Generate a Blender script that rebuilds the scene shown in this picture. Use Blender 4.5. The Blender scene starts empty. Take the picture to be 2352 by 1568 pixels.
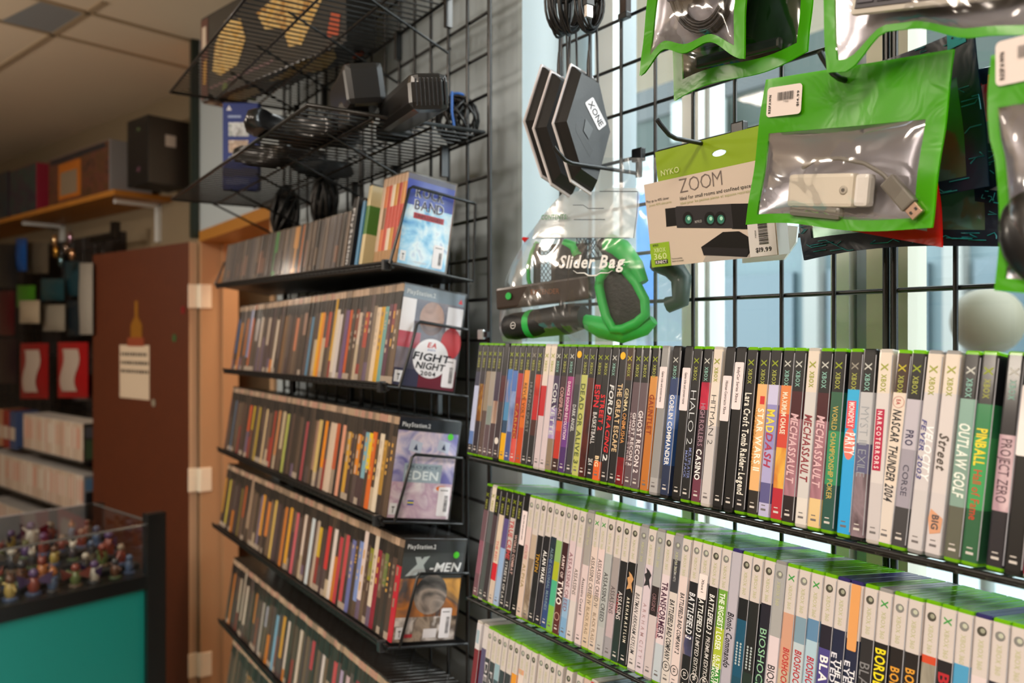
import bpy, bmesh, math, random
from mathutils import Vector, Matrix, Euler, noise
R = math.radians
SC = bpy.context.scene
COL = SC.collection
rnd = random.Random(7)

# ---------------------------------------------------------------- camera model (metres, wall frame)
F, VPX, HY, CZ = 1900.0, -170.0, 768.0, 1.64
_h = math.hypot(F, 1176 - VPX)
CT, ST = F / _h, (1176 - VPX) / _h
def ray(x):                       # direction (X,Y) of the sight line at image column x, scaled to Z depth F
    return (-F * CT + (x - 1176) * ST, (x - VPX) * CT)
def W(x, y, Y):                   # point on the wall-parallel plane at distance Y
    a, b = ray(x); t = Y / b
    return Vector((a * t, Y, CZ - t * (y - HY)))
def WX(x, Y):
    a, b = ray(x); return a * Y / b
def WD(x, y, Z):                  # point at camera depth Z
    a, b = ray(x); t = Z / F
    return Vector((a * t, b * t, CZ - t * (y - HY)))
def WH(x, y, z):                  # point on the level plane at height z
    t = (CZ - z) / (y - HY)
    a, b = ray(x); return Vector((a * t, b * t, z))
PH = math.atan(0.0414)            # the game rack stands a little askew to the window wall
PIV = Vector((-1.272, 0.841, 0))
ES, EN = Vector((math.cos(PH), -math.sin(PH), 0)), Vector((math.sin(PH), math.cos(PH), 0))
def RK(s, n, z):
    return PIV + ES * s + EN * n + Vector((0, 0, z))
def WR(x, y, n):                  # (s, z) on the rack-parallel plane at offset n
    a, b = ray(x); d = Vector((a, b, 0))
    t = (PIV.dot(EN) + n) / d.dot(EN)
    p = d * t
    return (p - PIV).dot(ES), CZ - t * (y - HY)
U13, W13 = Vector((-0.972, -0.237, 0)).normalized(), Vector((-0.237, 0.972, 0)).normalized()   # axes of the rear part of the shop
def WB(x, y, w):                  # point on the rear-wall-parallel plane at distance w
    a, b = ray(x); d = Vector((a, b, 0)); t = w / d.dot(W13)
    return d * t + Vector((0, 0, CZ - t * (y - HY)))

# ---------------------------------------------------------------- materials
def lin(c):
    if isinstance(c, str):
        c = c.lstrip('#'); c = [int(c[i:i + 2], 16) / 255 for i in (0, 2, 4)]
    return tuple(((v / 12.92) if v <= 0.04045 else ((v + 0.055) / 1.055) ** 2.4) for v in c[:3]) + (1.0,)
MATS = {}
def mat(color, rough=0.5, metal=0.0, coat=0.0, spec=0.5, bump=0.0, bscale=60.0, trans=0.0, var=0.0, sss=0.0, key=None):
    k = ('m', color, rough, metal, coat, spec, bump, bscale, trans, var, sss)
    if k in MATS: return MATS[k]
    m = bpy.data.materials.new('surface_' + str(len(MATS))); m.use_nodes = True
    nt = m.node_tree; b = nt.nodes['Principled BSDF']
    b.inputs['Base Color'].default_value = lin(color)
    b.inputs['Roughness'].default_value = rough
    b.inputs['Metallic'].default_value = metal
    b.inputs['Coat Weight'].default_value = coat
    b.inputs['Coat Roughness'].default_value = 0.12
    b.inputs['Specular IOR Level'].default_value = spec
    b.inputs['Transmission Weight'].default_value = trans
    if sss:
        b.inputs['Subsurface Weight'].default_value = sss
        b.inputs['Subsurface Radius'].default_value = (0.004, 0.006, 0.002)
    if bump or var:
        tc = nt.nodes.new('ShaderNodeTexCoord'); nz = nt.nodes.new('ShaderNodeTexNoise')
        nz.inputs['Scale'].default_value = bscale; nz.inputs['Detail'].default_value = 3
        nt.links.new(tc.outputs['Object'], nz.inputs['Vector'])
        if bump:
            bp = nt.nodes.new('ShaderNodeBump'); bp.inputs['Strength'].default_value = bump; bp.inputs['Distance'].default_value = 0.01
            nt.links.new(nz.outputs['Fac'], bp.inputs['Height']); nt.links.new(bp.outputs['Normal'], b.inputs['Normal'])
        if var:
            mx = nt.nodes.new('ShaderNodeMix'); mx.data_type = 'RGBA'
            c = lin(color)
            mx.inputs[6].default_value = tuple(max(0, v * (1 - var)) for v in c[:3]) + (1,)
            mx.inputs[7].default_value = tuple(min(1, v * (1 + var)) for v in c[:3]) + (1,)
            nt.links.new(nz.outputs['Fac'], mx.inputs[0]); nt.links.new(mx.outputs[2], b.inputs['Base Color'])
    MATS[k] = m; return m
def art(cols, scale=18.0, seed=0, rough=0.3, coat=0.5, stretch=(1, 1, 1)):
    """a printed picture: a few colours in soft-edged patches"""
    k = ('a', tuple(cols), scale, seed, rough, coat, stretch)
    if k in MATS: return MATS[k]
    m = bpy.data.materials.new('print_' + str(len(MATS))); m.use_nodes = True
    nt = m.node_tree; b = nt.nodes['Principled BSDF']
    b.inputs['Roughness'].default_value = rough; b.inputs['Coat Weight'].default_value = coat; b.inputs['Coat Roughness'].default_value = 0.12
    tc = nt.nodes.new('ShaderNodeTexCoord'); mp = nt.nodes.new('ShaderNodeMapping')
    mp.inputs['Location'].default_value = (seed * 1.37, seed * 0.71, seed * 2.13); mp.inputs['Scale'].default_value = stretch
    nz = nt.nodes.new('ShaderNodeTexNoise'); nz.inputs['Scale'].default_value = scale; nz.inputs['Detail'].default_value = 4; nz.inputs['Distortion'].default_value = 0.8
    cr = nt.nodes.new('ShaderNodeValToRGB'); el = cr.color_ramp.elements
    n = len(cols)
    while len(el) < n: el.new(0.5)
    for i, c in enumerate(cols):
        el[i].position = 0.32 + 0.36 * i / max(1, n - 1); el[i].color = lin(c)
    nt.links.new(tc.outputs['Object'], mp.inputs['Vector']); nt.links.new(mp.outputs['Vector'], nz.inputs['Vector'])
    nt.links.new(nz.outputs['Fac'], cr.inputs['Fac']); nt.links.new(cr.outputs['Color'], b.inputs['Base Color'])
    MATS[k] = m; return m
def emis(color, strength):
    k = ('e', color, strength)
    if k in MATS: return MATS[k]
    m = bpy.data.materials.new('lamp_' + str(len(MATS))); m.use_nodes = True
    b = m.node_tree.nodes['Principled BSDF']
    b.inputs['Base Color'].default_value = lin(color); b.inputs['Emission Color'].default_value = lin(color); b.inputs['Emission Strength'].default_value = strength
    MATS[k] = m; return m
def film(tint=(1, 1, 1), gloss=0.14, rough=0.06, bump=0.6, bscale=22.0, haze=0.0, hazecol=(0.9, 0.92, 0.95)):
    """thin clear plastic: mostly see-through, with a wrinkled sheen"""
    k = ('f', tint, gloss, rough, bump, bscale, haze, hazecol)
    if k in MATS: return MATS[k]
    m = bpy.data.materials.new('clear_film_' + str(len(MATS))); m.use_nodes = True
    nt = m.node_tree; nt.nodes.remove(nt.nodes['Principled BSDF']); out = nt.nodes['Material Output']
    tr = nt.nodes.new('ShaderNodeBsdfTransparent'); tr.inputs['Color'].default_value = (*tint, 1)
    gl = nt.nodes.new('ShaderNodeBsdfGlossy'); gl.inputs['Roughness'].default_value = rough
    lw = nt.nodes.new('ShaderNodeLayerWeight'); lw.inputs['Blend'].default_value = 0.3
    ma = nt.nodes.new('ShaderNodeMath'); ma.operation = 'MULTIPLY_ADD'; ma.inputs[1].default_value = 0.3; ma.inputs[2].default_value = gloss; ma.use_clamp = True
    mx = nt.nodes.new('ShaderNodeMixShader')
    nt.links.new(lw.outputs['Fresnel'], ma.inputs[0]); nt.links.new(ma.outputs[0], mx.inputs['Fac'])
    last = tr
    if haze:
        df = nt.nodes.new('ShaderNodeBsdfDiffuse'); df.inputs['Color'].default_value = (*hazecol, 1)
        tl = nt.nodes.new('ShaderNodeBsdfTranslucent'); tl.inputs['Color'].default_value = (*hazecol, 1)
        m0 = nt.nodes.new('ShaderNodeMixShader'); nt.links.new(df.outputs[0], m0.inputs[1]); nt.links.new(tl.outputs[0], m0.inputs[2])
        m1 = nt.nodes.new('ShaderNodeMixShader'); m1.inputs['Fac'].default_value = haze
        nt.links.new(tr.outputs[0], m1.inputs[1]); nt.links.new(m0.outputs[0], m1.inputs[2]); last = m1
    nt.links.new(last.outputs[0], mx.inputs[1]); nt.links.new(gl.outputs[0], mx.inputs[2])
    if bump:
        tc = nt.nodes.new('ShaderNodeTexCoord'); nz = nt.nodes.new('ShaderNodeTexNoise')
        nz.inputs['Scale'].default_value = bscale; nz.inputs['Detail'].default_value = 2; nz.inputs['Distortion'].default_value = 1.5
        bp = nt.nodes.new('ShaderNodeBump'); bp.inputs['Strength'].default_value = bump; bp.inputs['Distance'].default_value = 0.02
        nt.links.new(tc.outputs['Object'], nz.inputs['Vector']); nt.links.new(nz.outputs['Fac'], bp.inputs['Height'])
        nt.links.new(bp.outputs['Normal'], gl.inputs['Normal']); nt.links.new(bp.outputs['Normal'], lw.inputs['Normal'])
    nt.links.new(mx.outputs[0], out.inputs['Surface'])
    MATS[k] = m; return m

# ---------------------------------------------------------------- glyph outlines (built-in font), laid out by hand
GL = {}
def load_glyphs():
    chars = "ABCDEFGHIJKLMNOPQRSTUVWXYZabcdefghijklmnopqrstuvwxyz0123456789:'.-!$%&?,|/()"
    tmp = []
    for st, off in (('r', 0.004), ('b', 0.024), ('o', 0.04), ('t', -0.016)):
        for ch in chars:
            cu = bpy.data.curves.new('glyph', 'FONT'); cu.body = ch; cu.size = 1; cu.resolution_u = 2; cu.offset = off; cu.fill_mode = 'FRONT'
            ob = bpy.data.objects.new('glyph', cu); COL.objects.link(ob); tmp.append((st, ch, ob))
    dg = bpy.context.evaluated_depsgraph_get(); dg.update()
    for st, ch, ob in tmp:
        ev = ob.evaluated_get(dg); me = ev.to_mesh()
        vs = [(v.co.x, v.co.y) for v in me.vertices]; fs = [tuple(p.vertices) for p in me.polygons]
        ev.to_mesh_clear()
        xs = [v[0] for v in vs] or [0]
        GL[st, ch] = (vs, fs, min(xs), max(xs))
    for st, ch, ob in tmp:
        cu = ob.data; bpy.data.objects.remove(ob); bpy.data.curves.remove(cu)
    ys = [v[1] for v in GL['r', 'H'][0]]; GL['cap'] = max(ys) - min(ys)
load_glyphs()
def layout(s, style='r', gap=0.09):
    out = []; x = 0.0
    for ch in s:
        if ch == ' ': x += 0.28; continue
        g = GL.get((style, ch))
        if g is None: continue
        out.append((g, x - g[2])); x += g[3] - g[2] + gap
    return out, max(0.01, x - gap)

# ---------------------------------------------------------------- mesh builder
class MB:
    def __init__(s): s.v = []; s.f = []; s.m = []; s.mats = []; s.sm = []
    def mi(s, m):
        if m not in s.mats: s.mats.append(m)
        return s.mats.index(m)
    def face(s, pts, m, smooth=False):
        b = len(s.v); s.v.extend(Vector(p) for p in pts); s.f.append(tuple(range(b, b + len(pts)))); s.m.append(s.mi(m)); s.sm.append(smooth)
    def add(s, vs, fs, m, smooth=False):
        b = len(s.v); s.v.extend(Vector(p) for p in vs); k = s.mi(m)
        for f in fs: s.f.append(tuple(b + i for i in f)); s.m.append(k); s.sm.append(smooth)
    def box(s, lo, hi, m, M=None, bev=0.0):
        lo, hi = Vector(lo), Vector(hi)
        if bev:
            bm = bmesh.new(); bmesh.ops.create_cube(bm, size=1)
            sz, c = hi - lo, (hi + lo) / 2
            for v in bm.verts: v.co = Vector((v.co.x * sz.x, v.co.y * sz.y, v.co.z * sz.z)) + c
            bmesh.ops.bevel(bm, geom=bm.edges[:], offset=bev, segments=2, affect='EDGES', profile=0.6)
            vs = [v.co.copy() for v in bm.verts]
            for i, v in enumerate(bm.verts): v.index = i
            fs = [[v.index for v in f.verts] for f in bm.faces]; bm.free()
        else:
            vs = [Vector((x, y, z)) for x in (lo.x, hi.x) for y in (lo.y, hi.y) for z in (lo.z, hi.z)]
            fs = [(0, 1, 3, 2), (4, 6, 7, 5), (0, 4, 5, 1), (2, 3, 7, 6), (0, 2, 6, 4), (1, 5, 7, 3)]
        if M is not None: vs = [M @ v for v in vs]
        s.add(vs, fs, m)
    def prism(s, poly, frame, h0, h1, m, mside=None):
        o, u, v, n = frame
        a = [o + u * p[0] + v * p[1] + n * h0 for p in poly]; b = [o + u * p[0] + v * p[1] + n * h1 for p in poly]
        s.face(a[::-1], m); s.face(b, m)
        for i in range(len(poly)):
            j = (i + 1) % len(poly); s.face([a[i], a[j], b[j], b[i]], mside or m)
    def tube(s, path, r, m, n=8, closed=False, caps=True):
        path = [Vector(p) for p in path]; L = len(path); rings = []
        up = None
        for i in range(L):
            if closed: t = path[(i + 1) % L] - path[i - 1]
            else: t = path[min(i + 1, L - 1)] - path[max(i - 1, 0)]
            if t.length < 1e-9: t = Vector((0, 0, 1))
            t.normalize()
            if up is None:
                up = Vector((0, 0, 1)) if abs(t.z) < 0.9 else Vector((1, 0, 0))
            a = up - t * up.dot(t)
            if a.length < 1e-6: a = t.orthogonal()
            a.normalize(); b = t.cross(a); up = a
            rr = r[i] if isinstance(r, (list, tuple)) else r
            rings.append([path[i] + (a * math.cos(2 * math.pi * k / n) + b * math.sin(2 * math.pi * k / n)) * rr for k in range(n)])
        vs = [p for q in rings for p in q]; fs = []
        for i in range(L if closed else L - 1):
            j = (i + 1) % L
            for k in range(n):
                k2 = (k + 1) % n; fs.append((i * n + k, i * n + k2, j * n + k2, j * n + k))
        s.add(vs, fs, m, True)
        if caps and not closed:
            s.face(rings[0][::-1], m); s.face(rings[-1], m)
    def lathe(s, prof, o, axis, m, n=16, smooth=True):
        axis = Vector(axis).normalized(); a = axis.orthogonal().normalized(); b = axis.cross(a); o = Vector(o)
        vs = []; fs = []
        for (r, h) in prof:
            for k in range(n):
                t = 2 * math.pi * k / n; vs.append(o + axis * h + (a * math.cos(t) + b * math.sin(t)) * r)
        for i in range(len(prof) - 1):
            for k in range(n):
                k2 = (k + 1) % n; fs.append((i * n + k, i * n + k2, (i + 1) * n + k2, (i + 1) * n + k))
        s.add(vs, fs, m, smooth)
        if prof[0][0] > 1e-6: s.face([vs[k] for k in range(n)][::-1], m)
        if prof[-1][0] > 1e-6: s.face([vs[(len(prof) - 1) * n + k] for k in range(n)], m)
    def ball(s, c, r, m, n=10, sc=(1, 1, 1), M=None):
        c = Vector(c); vs = []; fs = []; k2 = n // 2
        for i in range(k2 + 1):
            th = math.pi * i / k2
            for k in range(n):
                ph = 2 * math.pi * k / n
                p = Vector((math.sin(th) * math.cos(ph) * sc[0], math.sin(th) * math.sin(ph) * sc[1], math.cos(th) * sc[2])) * r
                if M is not None: p = M @ p
                vs.append(c + p)
        for i in range(k2):
            for k in range(n):
                kk = (k + 1) % n; fs.append((i * n + k, (i + 1) * n + k, (i + 1) * n + kk, i * n + kk))
        s.add(vs, fs, m, True)
    def grid(s, fn, nu, nv, m, smooth=True, keep=None):
        vs = [fn(i / nu, j / nv) for j in range(nv + 1) for i in range(nu + 1)]
        fs = []
        for j in range(nv):
            for i in range(nu):
                if keep is None or keep((i + 0.5) / nu, (j + 0.5) / nv):
                    a = j * (nu + 1) + i; fs.append((a, a + 1, a + nu + 2, a + nu + 1))
        s.add(vs, fs, m, smooth)
    def poly(s, frame, pts, m, lift=0.0004):
        o, u, v, n = frame
        s.face([o + u * p[0] + v * p[1] + n * lift for p in pts], m)
    def rect(s, frame, x, y, w, h, m, lift=0.0004, rad=0.0):
        s.poly(frame, rrect(x, y, w, h, rad), m, lift)
    def disc(s, frame, x, y, r, m, lift=0.0004, n=20, ry=None):
        s.poly(frame, [(x + r * math.cos(2 * math.pi * k / n), y + (ry or r) * math.sin(2 * math.pi * k / n)) for k in range(n)], m, lift)
    def ring(s, frame, x, y, r, r2, m, lift=0.0004, n=24):
        o, u, v, nn = frame
        P = lambda rr, k: o + u * (x + rr * math.cos(2 * math.pi * k / n)) + v * (y + rr * math.sin(2 * math.pi * k / n)) + nn * lift
        for k in range(n): s.face([P(r, k), P(r, k + 1), P(r2, k + 1), P(r2, k)], m)
    def text(s, frame, st, x, y, h, m, w=None, style='r', lift=0.0006, shear=0.0, gap=0.09, align='l'):
        """letters with their baseline at (x, y) of the frame, cap height h, squeezed to width w if given"""
        o, u, v, n = frame; lay, tw = layout(st, style, gap); k = h / GL['cap']; kx = (w / tw) if w else k
        if align == 'c': x -= tw * kx / 2
        if align == 'r': x -= tw * kx
        base = o + n * lift
        for (g, gx) in lay:
            vs = [base + u * (x + (gx + p[0]) * kx + shear * p[1] * k) + v * (y + p[1] * k) for p in g[0]]
            s.add(vs, g[1], m)
def rrect(x, y, w, h, rad=0.0):
    if not rad: return [(x, y), (x + w, y), (x + w, y + h), (x, y + h)]
    out = []
    for (cx, cy, a0) in ((x + w - rad, y + rad, -90), (x + w - rad, y + h - rad, 0), (x + rad, y + h - rad, 90), (x + rad, y + rad, 180)):
        for k in range(5):
            a = R(a0 + 22.5 * k); out.append((cx + rad * math.cos(a), cy + rad * math.sin(a)))
    return out
PMX = {}
def mesh_of(mb, name):
    me = bpy.data.meshes.new(name); me.from_pydata([tuple(v) for v in mb.v], [], mb.f)
    for m in mb.mats: me.materials.append(m)
    me.polygons.foreach_set('material_index', mb.m); me.polygons.foreach_set('use_smooth', mb.sm); me.update()
    return me
def build(mb, name, parent=None, local=False, M=None, **tags):
    """link a builder as one object; world-space input unless local=True"""
    if local:
        ob = bpy.data.objects.new(name, mesh_of(mb, name)); COL.objects.link(ob)
        if parent: ob.parent = parent; PMX[ob.name] = PMX.get(parent.name, Matrix())
        else:
            PMX[ob.name] = M or Matrix()
            if M is not None: ob.matrix_world = M
    else:
        if parent:
            inv = PMX[parent.name].inverted(); mb.v = [inv @ v for v in mb.v]
            ob = bpy.data.objects.new(name, mesh_of(mb, name)); COL.objects.link(ob); ob.parent = parent; PMX[ob.name] = PMX[parent.name]
        else:
            xs = [v.x for v in mb.v]; ys = [v.y for v in mb.v]; zs = [v.z for v in mb.v]
            b = Vector(((min(xs) + max(xs)) / 2, (min(ys) + max(ys)) / 2, min(zs)))
            mb.v = [v - b for v in mb.v]
            ob = bpy.data.objects.new(name, mesh_of(mb, name)); COL.objects.link(ob); ob.location = b; PMX[ob.name] = Matrix.Translation(b)
    tag(ob, **tags); return ob
def tag(o, label=None, category=None, group=None, kind=None):
    if label: o['label'] = label
    if category: o['category'] = category
    if group: o['group'] = group
    if kind: o['kind'] = kind
def thing(name, label, category, loc, group=None, rz=0.0):
    o = bpy.data.objects.new(name, None); COL.objects.link(o); o.location = loc; o.rotation_euler = (0, 0, rz); o.empty_display_size = 0.05
    PMX[o.name] = Matrix.Translation(Vector(loc)) @ Matrix.Rotation(rz, 4, 'Z'); tag(o, label, category, group); return o
def struct(mb, name, parent=None):
    return build(mb, name, parent, kind='structure') if not parent else build(mb, name, parent)
ONES = 'zeroth first second third fourth fifth sixth seventh eighth ninth tenth eleventh twelfth thirteenth fourteenth fifteenth sixteenth seventeenth eighteenth nineteenth'.split()
TENS = {2: 'twent', 3: 'thirt', 4: 'fort', 5: 'fift', 6: 'sixt', 7: 'sevent', 8: 'eight'}
def ordw(n):
    if n < 20: return ONES[n]
    t, o = divmod(n, 10)
    return TENS[t] + ('ieth' if o == 0 else 'y-' + ONES[o])
BLACK = mat('#0a0a0b', 0.32, 0.0, 0.3)
WIRE = mat('#060607', 0.36, 0.0, 0.15)
# ================================================================= the setting
ZC = 2.89
XW = -1.313                                   # where the window begins
M_wallblue = mat('#a9b6be', 0.6, bump=0.03, bscale=40)
M_wallwarm = mat('#8f8068', 0.65, bump=0.03, bscale=40)
M_ceil = mat('#dccdb6', 0.9, bump=0.06, bscale=120)
M_white = mat('#e6ecee', 0.35, 0.0, 0.2)
M_jamb = mat('#b79472', 0.5)

b = MB(); b.box((-9, -4, -0.05), (3.2, 3, 0), mat('#8f8274', 0.6, var=0.15, bscale=6)); struct(b, 'floor')
b = MB(); b.box((-9, -4, ZC), (3.2, 1.13, ZC + 0.1), M_ceil); b.box((-9, 1.13, ZC), (XW - 0.02, 3, ZC + 0.1), M_ceil); struct(b, 'ceiling')
# ceiling tile seams
def seam(p, q, w=0.022):
    a, c = WH(*p, ZC), WH(*q, ZC); d = (c - a).normalized(); a = a - d * 0.9; c = c + d * 0.5; s = Vector((-d.y, d.x, 0)) * w / 2
    bb = MB(); dz = Vector((0, 0, -0.006))
    bb.add([a - s, a + s, c + s, c - s, a - s + dz, a + s + dz, c + s + dz, c - s + dz], [(0, 1, 5, 4), (1, 2, 6, 5), (2, 3, 7, 6), (3, 0, 4, 7), (4, 5, 6, 7)], mat('#a59278', 0.8)); return bb
for k, (p, q) in enumerate((((10, 50), (430, 155)), ((100, 0), (199, 27)), ((0, 153), (122, 77)), )):
    struct(seam(p, q), 'trim_%d' % (k + 1))
b = MB(); c4 = [WH(x, y, ZC) + Vector((0, 0, -0.004)) for x, y in ((122, 74), (2, 46), (95, 0), (197, 25))]
b.face(c4, mat('#8b9094', 0.5)); struct(b, 'ceiling_panel')

# window wall: solid part with a doorway, then the window
YF, YB = 0.95, 1.10
b = MB()
b.box((-2.71, YF, 0), (XW, YB, ZC), M_wallblue)
b.box((-3.64, YF, 2.05), (-2.71, YB, ZC), M_wallblue)
b.box((XW - 0.12, YB, 0), (XW, 1.16, ZC), M_wallblue)
b.box((XW, YF, 0), (3.2, 1.16, 0.34), M_wallblue)
b.box((2.3, YF, 0.34), (3.2, 1.16, ZC), M_wallblue)
struct(b, 'wall_front')
b = MB(); b.box((XW - 0.002, YF - 0.004, 0.34), (XW + 0.012, 1.15, ZC), mat('#b9c8cf', 0.5)); struct(b, 'trim_4')      # pale painted reveal
# doorway lining, header and the dark corner upright over it
b = MB()
b.box((-3.66, 0.948, 0), (-3.61, YB, 2.05), M_jamb); b.box((-3.66, 1.035, 0), (-3.595, YB, 2.05), M_jamb)
b.box((-3.61, 0.94, 2.03), (-2.70, YB, 2.075), mat('#a8722c', 0.45)); b.box((-2.73, 0.94, 0), (-2.69, YB, 2.05), M_jamb); struct(b, 'door_frame')
b = MB(); p = WX(446, 0.93); b.box((p - 0.016, 0.915, 2.05), (p + 0.016, 0.947, ZC), mat('#1d2a22', 0.4)); struct(b, 'trim_5')
# the lit room beyond the doorway
b = MB(); mh = mat('#c08a66', 0.6)
b.box((-3.95, 1.95, 0), (-2.45, 2.0, ZC), mh); b.box((-4.0, YB, 0), (-3.95, 2.0, ZC), mh); b.box((-2.45, YB, 0), (-2.4, 2.0, ZC), mh); struct(b, 'wall_hall')
# rear wall of the shop, a few degrees askew
def wb(u, w, z): return U13 * u + W13 * w + Vector((0, 0, z))
w0 = 2.1
b = MB(); b.add([wb(u, w, z) for u in (3.2, 9.5) for w in (w0, w0 + 0.1) for z in (0, ZC)], [(0, 1, 3, 2), (4, 6, 7, 5), (0, 4, 5, 1), (2, 3, 7, 6), (0, 2, 6, 4), (1, 5, 7, 3)], M_wallwarm); struct(b, 'wall_rear')
b = MB(); b.box((-9.05, -4, 0), (-8.95, 0.6, ZC), M_wallwarm); struct(b, 'wall_left')
b = MB(); b.box((-9, -4.05, 0), (3.2, -3.95, ZC), M_wallwarm); struct(b, 'wall_back')
b = MB(); b.box((3.15, -4, 0), (3.25, 1.16, ZC), M_wallwarm); struct(b, 'wall_right')

# window: frame, stiles and panes
YG = 1.15
def colbox(x0, x1, Y0, Y1, m, bb, z0=0.34, z1=ZC):
    bb.box((WX(x0, Y0), Y0, z0), (WX(x1, Y0), Y1, z1), m)
b = MB()
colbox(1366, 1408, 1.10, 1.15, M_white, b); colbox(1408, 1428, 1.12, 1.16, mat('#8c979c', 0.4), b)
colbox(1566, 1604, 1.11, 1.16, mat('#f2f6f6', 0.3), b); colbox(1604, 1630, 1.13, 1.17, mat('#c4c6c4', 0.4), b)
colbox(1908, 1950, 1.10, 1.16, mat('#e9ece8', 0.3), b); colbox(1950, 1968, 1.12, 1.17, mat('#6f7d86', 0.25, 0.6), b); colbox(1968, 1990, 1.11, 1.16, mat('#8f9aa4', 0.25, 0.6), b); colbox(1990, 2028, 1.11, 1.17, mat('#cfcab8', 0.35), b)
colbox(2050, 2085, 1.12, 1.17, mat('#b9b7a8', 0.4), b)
b.box((-0.15, 1.10, 0.34), (-0.07, 1.17, ZC), M_white); b.box((0.75, 1.10, 0.34), (0.83, 1.17, ZC), M_white); b.box((1.6, 1.10, 0.34), (1.68, 1.17, ZC), M_white)
b.box((XW, 1.10, 0.34), (2.3, 1.17, 0.40), M_white); b.box((XW, 1.10, ZC - 0.06), (2.3, 1.17, ZC), M_white)
win = struct(b, 'window_1')
b = MB(); b.face([(XW, 1.145, 0.4), (2.3, 1.145, 0.4), (2.3, 1.145, ZC - 0.06), (XW, 1.145, ZC - 0.06)], film((0.93, 0.97, 0.97), 0.03, 0.02, 0))
struct(b, 'window_pane', win)

# outdoors
b = MB(); b.box((-30, 1.25, -0.2), (12, 30, -0.05), mat('#8f9898', 0.8, var=0.1, bscale=2)); struct(b, 'street_ground')
b = MB()
b.box((-24, 11, -0.1), (12, 12, 4.7), mat('#57676a', 0.6)); b.box((-24, 10.9, 4.95), (12, 12, 8.6), mat('#232e28', 0.7, var=0.25, bscale=1.2)); b.box((-24, 10.8, 4.7), (12, 12, 4.95), mat('#8a918e', 0.6)); b.box((-24, 10.85, 3.3), (12, 11, 4.7), mat('#a4adab', 0.6))  # pale upper band added to brighten the case tops by reflection
for k in range(15):
    x0 = -22 + k * 2.1
    b.box((x0, 10.9, 0.6), (x0 + 1.5, 11.05, 2.6), mat('#43545a', 0.15)); b.box((x0 - 0.35, 10.8, -0.1), (x0 - 0.1, 11.05, 4.7), mat('#7c7c76', 0.6)); b.box((x0, 10.82, 3.5), (x0 + 1.5, 10.9, 4.2), mat('#4b5a60', 0.15))
    b.box((x0 + .2, 10.86, 5.6), (x0 + 1.3, 10.92, 7.4), mat('#1b2220', 0.15))
struct(b, 'street_building_wall')
b = MB(); b.box((WX(1552, 10.4), 10.3, 4.9), (WX(1626, 10.4), 10.85, 5.55), mat('#949c98', 0.6)); struct(b, 'street_beam')
b = MB(); b.box((WX(1458, 5.2), 5.2, 1.9), (WX(1502, 5.2), 5.24, 2.9), mat('#2f6fae', 0.5)); pole = (WX(1480, 5.2), 5.22)
b.tube([(pole[0], pole[1] + 0.03, -0.05), (pole[0], pole[1] + 0.03, 2.9)], 0.03, mat('#606670', 0.5)); build(b, 'street_banner', label='plain blue banner on a pole outside the window', category='banner')
g = W(2268, 738, 3.0)
t = thing('globe_lamp', 'beige round globe lamp on a post outside the window', 'lamp', (g.x, g.y, -0.05))
b = MB(); b.ball(g, 0.118, mat('#6a6450', 0.6), 24); build(b, 'globe', t)
b = MB(); b.tube([(g.x, g.y, -0.05), (g.x, g.y, g.z - 0.11)], 0.025, mat('#7c8580', 0.5)); build(b, 'post', t)

# ================================================================= the open door
hx, hy = -3.632, 0.905
dd = Vector((-0.964, -0.263, 0)).normalized(); dn = Vector((dd.y, -dd.x, 0))      # along the leaf / towards the wall
if dn.y < 0: dn = -dn
b = MB(); H0 = Vector((hx, hy, 0)); th = 0.038
def dp(s, n, z): return H0 + dd * s + dn * n + Vector((0, 0, z))
md, me_ = mat('#542408', 0.6, 0.0, 0.0, bump=0.04, bscale=14, var=0.12), mat('#c9b39a', 0.5)
v8 = [dp(s, n, z) for s in (0, 0.9) for n in (0, th) for z in (0.01, 2.03)]
b.add(v8, [(4, 6, 7, 5), (0, 4, 5, 1), (2, 3, 7, 6), (0, 2, 6, 4), (1, 5, 7, 3)], md); b.add(v8, [(0, 1, 3, 2)], me_)
door = build(b, 'door_1', kind='structure')
for zc in (1.802, 1.026, 0.244):
    b = MB(); mhg = mat('#fbf6e6', 0.3, 0.1)  # window reflection on the metal painted in as cream white
    for (y0, y1) in ((hy - 0.004, hy + 0.0365), (hy + 0.041, hy + 0.086)):
        xx = hx + (0.004 if y0 < hy else 0.024)
        b.box((xx - 0.004, y0, zc - 0.05), (xx + 0.002, y1, zc + 0.05), mhg, bev=0.0015)
    b.tube([(hx + 0.016, hy + 0.039, zc - 0.05), (hx + 0.016, hy + 0.039, zc + 0.05)], 0.006, mhg)
    build(b, 'hinge', door)
dfr = (H0 - dn * 0.002, -dd, Vector((0, 0, 1)), -dn)             # frame on the face towards the shop: u runs to the hinge
def door_uv(x, y):
    a, bb = ray(x); d = Vector((a, bb, 0)); t = (H0.dot(dn) - 0.002) / d.dot(dn); p = d * t
    return (p - dfr[0]).dot(-dd), CZ - t * (y - HY)
u0, z0 = door_uv(275, 912); u1, z1 = door_uv(343, 793)
b = MB(); b.rect(dfr, u0, z0, u1 - u0, z1 - z0, mat('#cdbba4', 0.7), 0.0)
for k, zz in enumerate((0.80, 0.64, 0.48)):
    xx = u0 + 0.015
    while xx < u1 - 0.02:
        ww = rnd.uniform(0.012, 0.03); b.rect(dfr, xx, z0 + (z1 - z0) * zz, min(ww, u1 - 0.01 - xx), 0.014, mat('#2d241e', 0.7), 0.0006); xx += ww + 0.007
build(b, 'paper_sign', label='white paper notice with three dark lines taped to the brown door', category='sign')
u0, z0 = door_uv(300, 795); u1, z1 = door_uv(326, 690)
b = MB(); uw = u1 - u0
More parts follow.
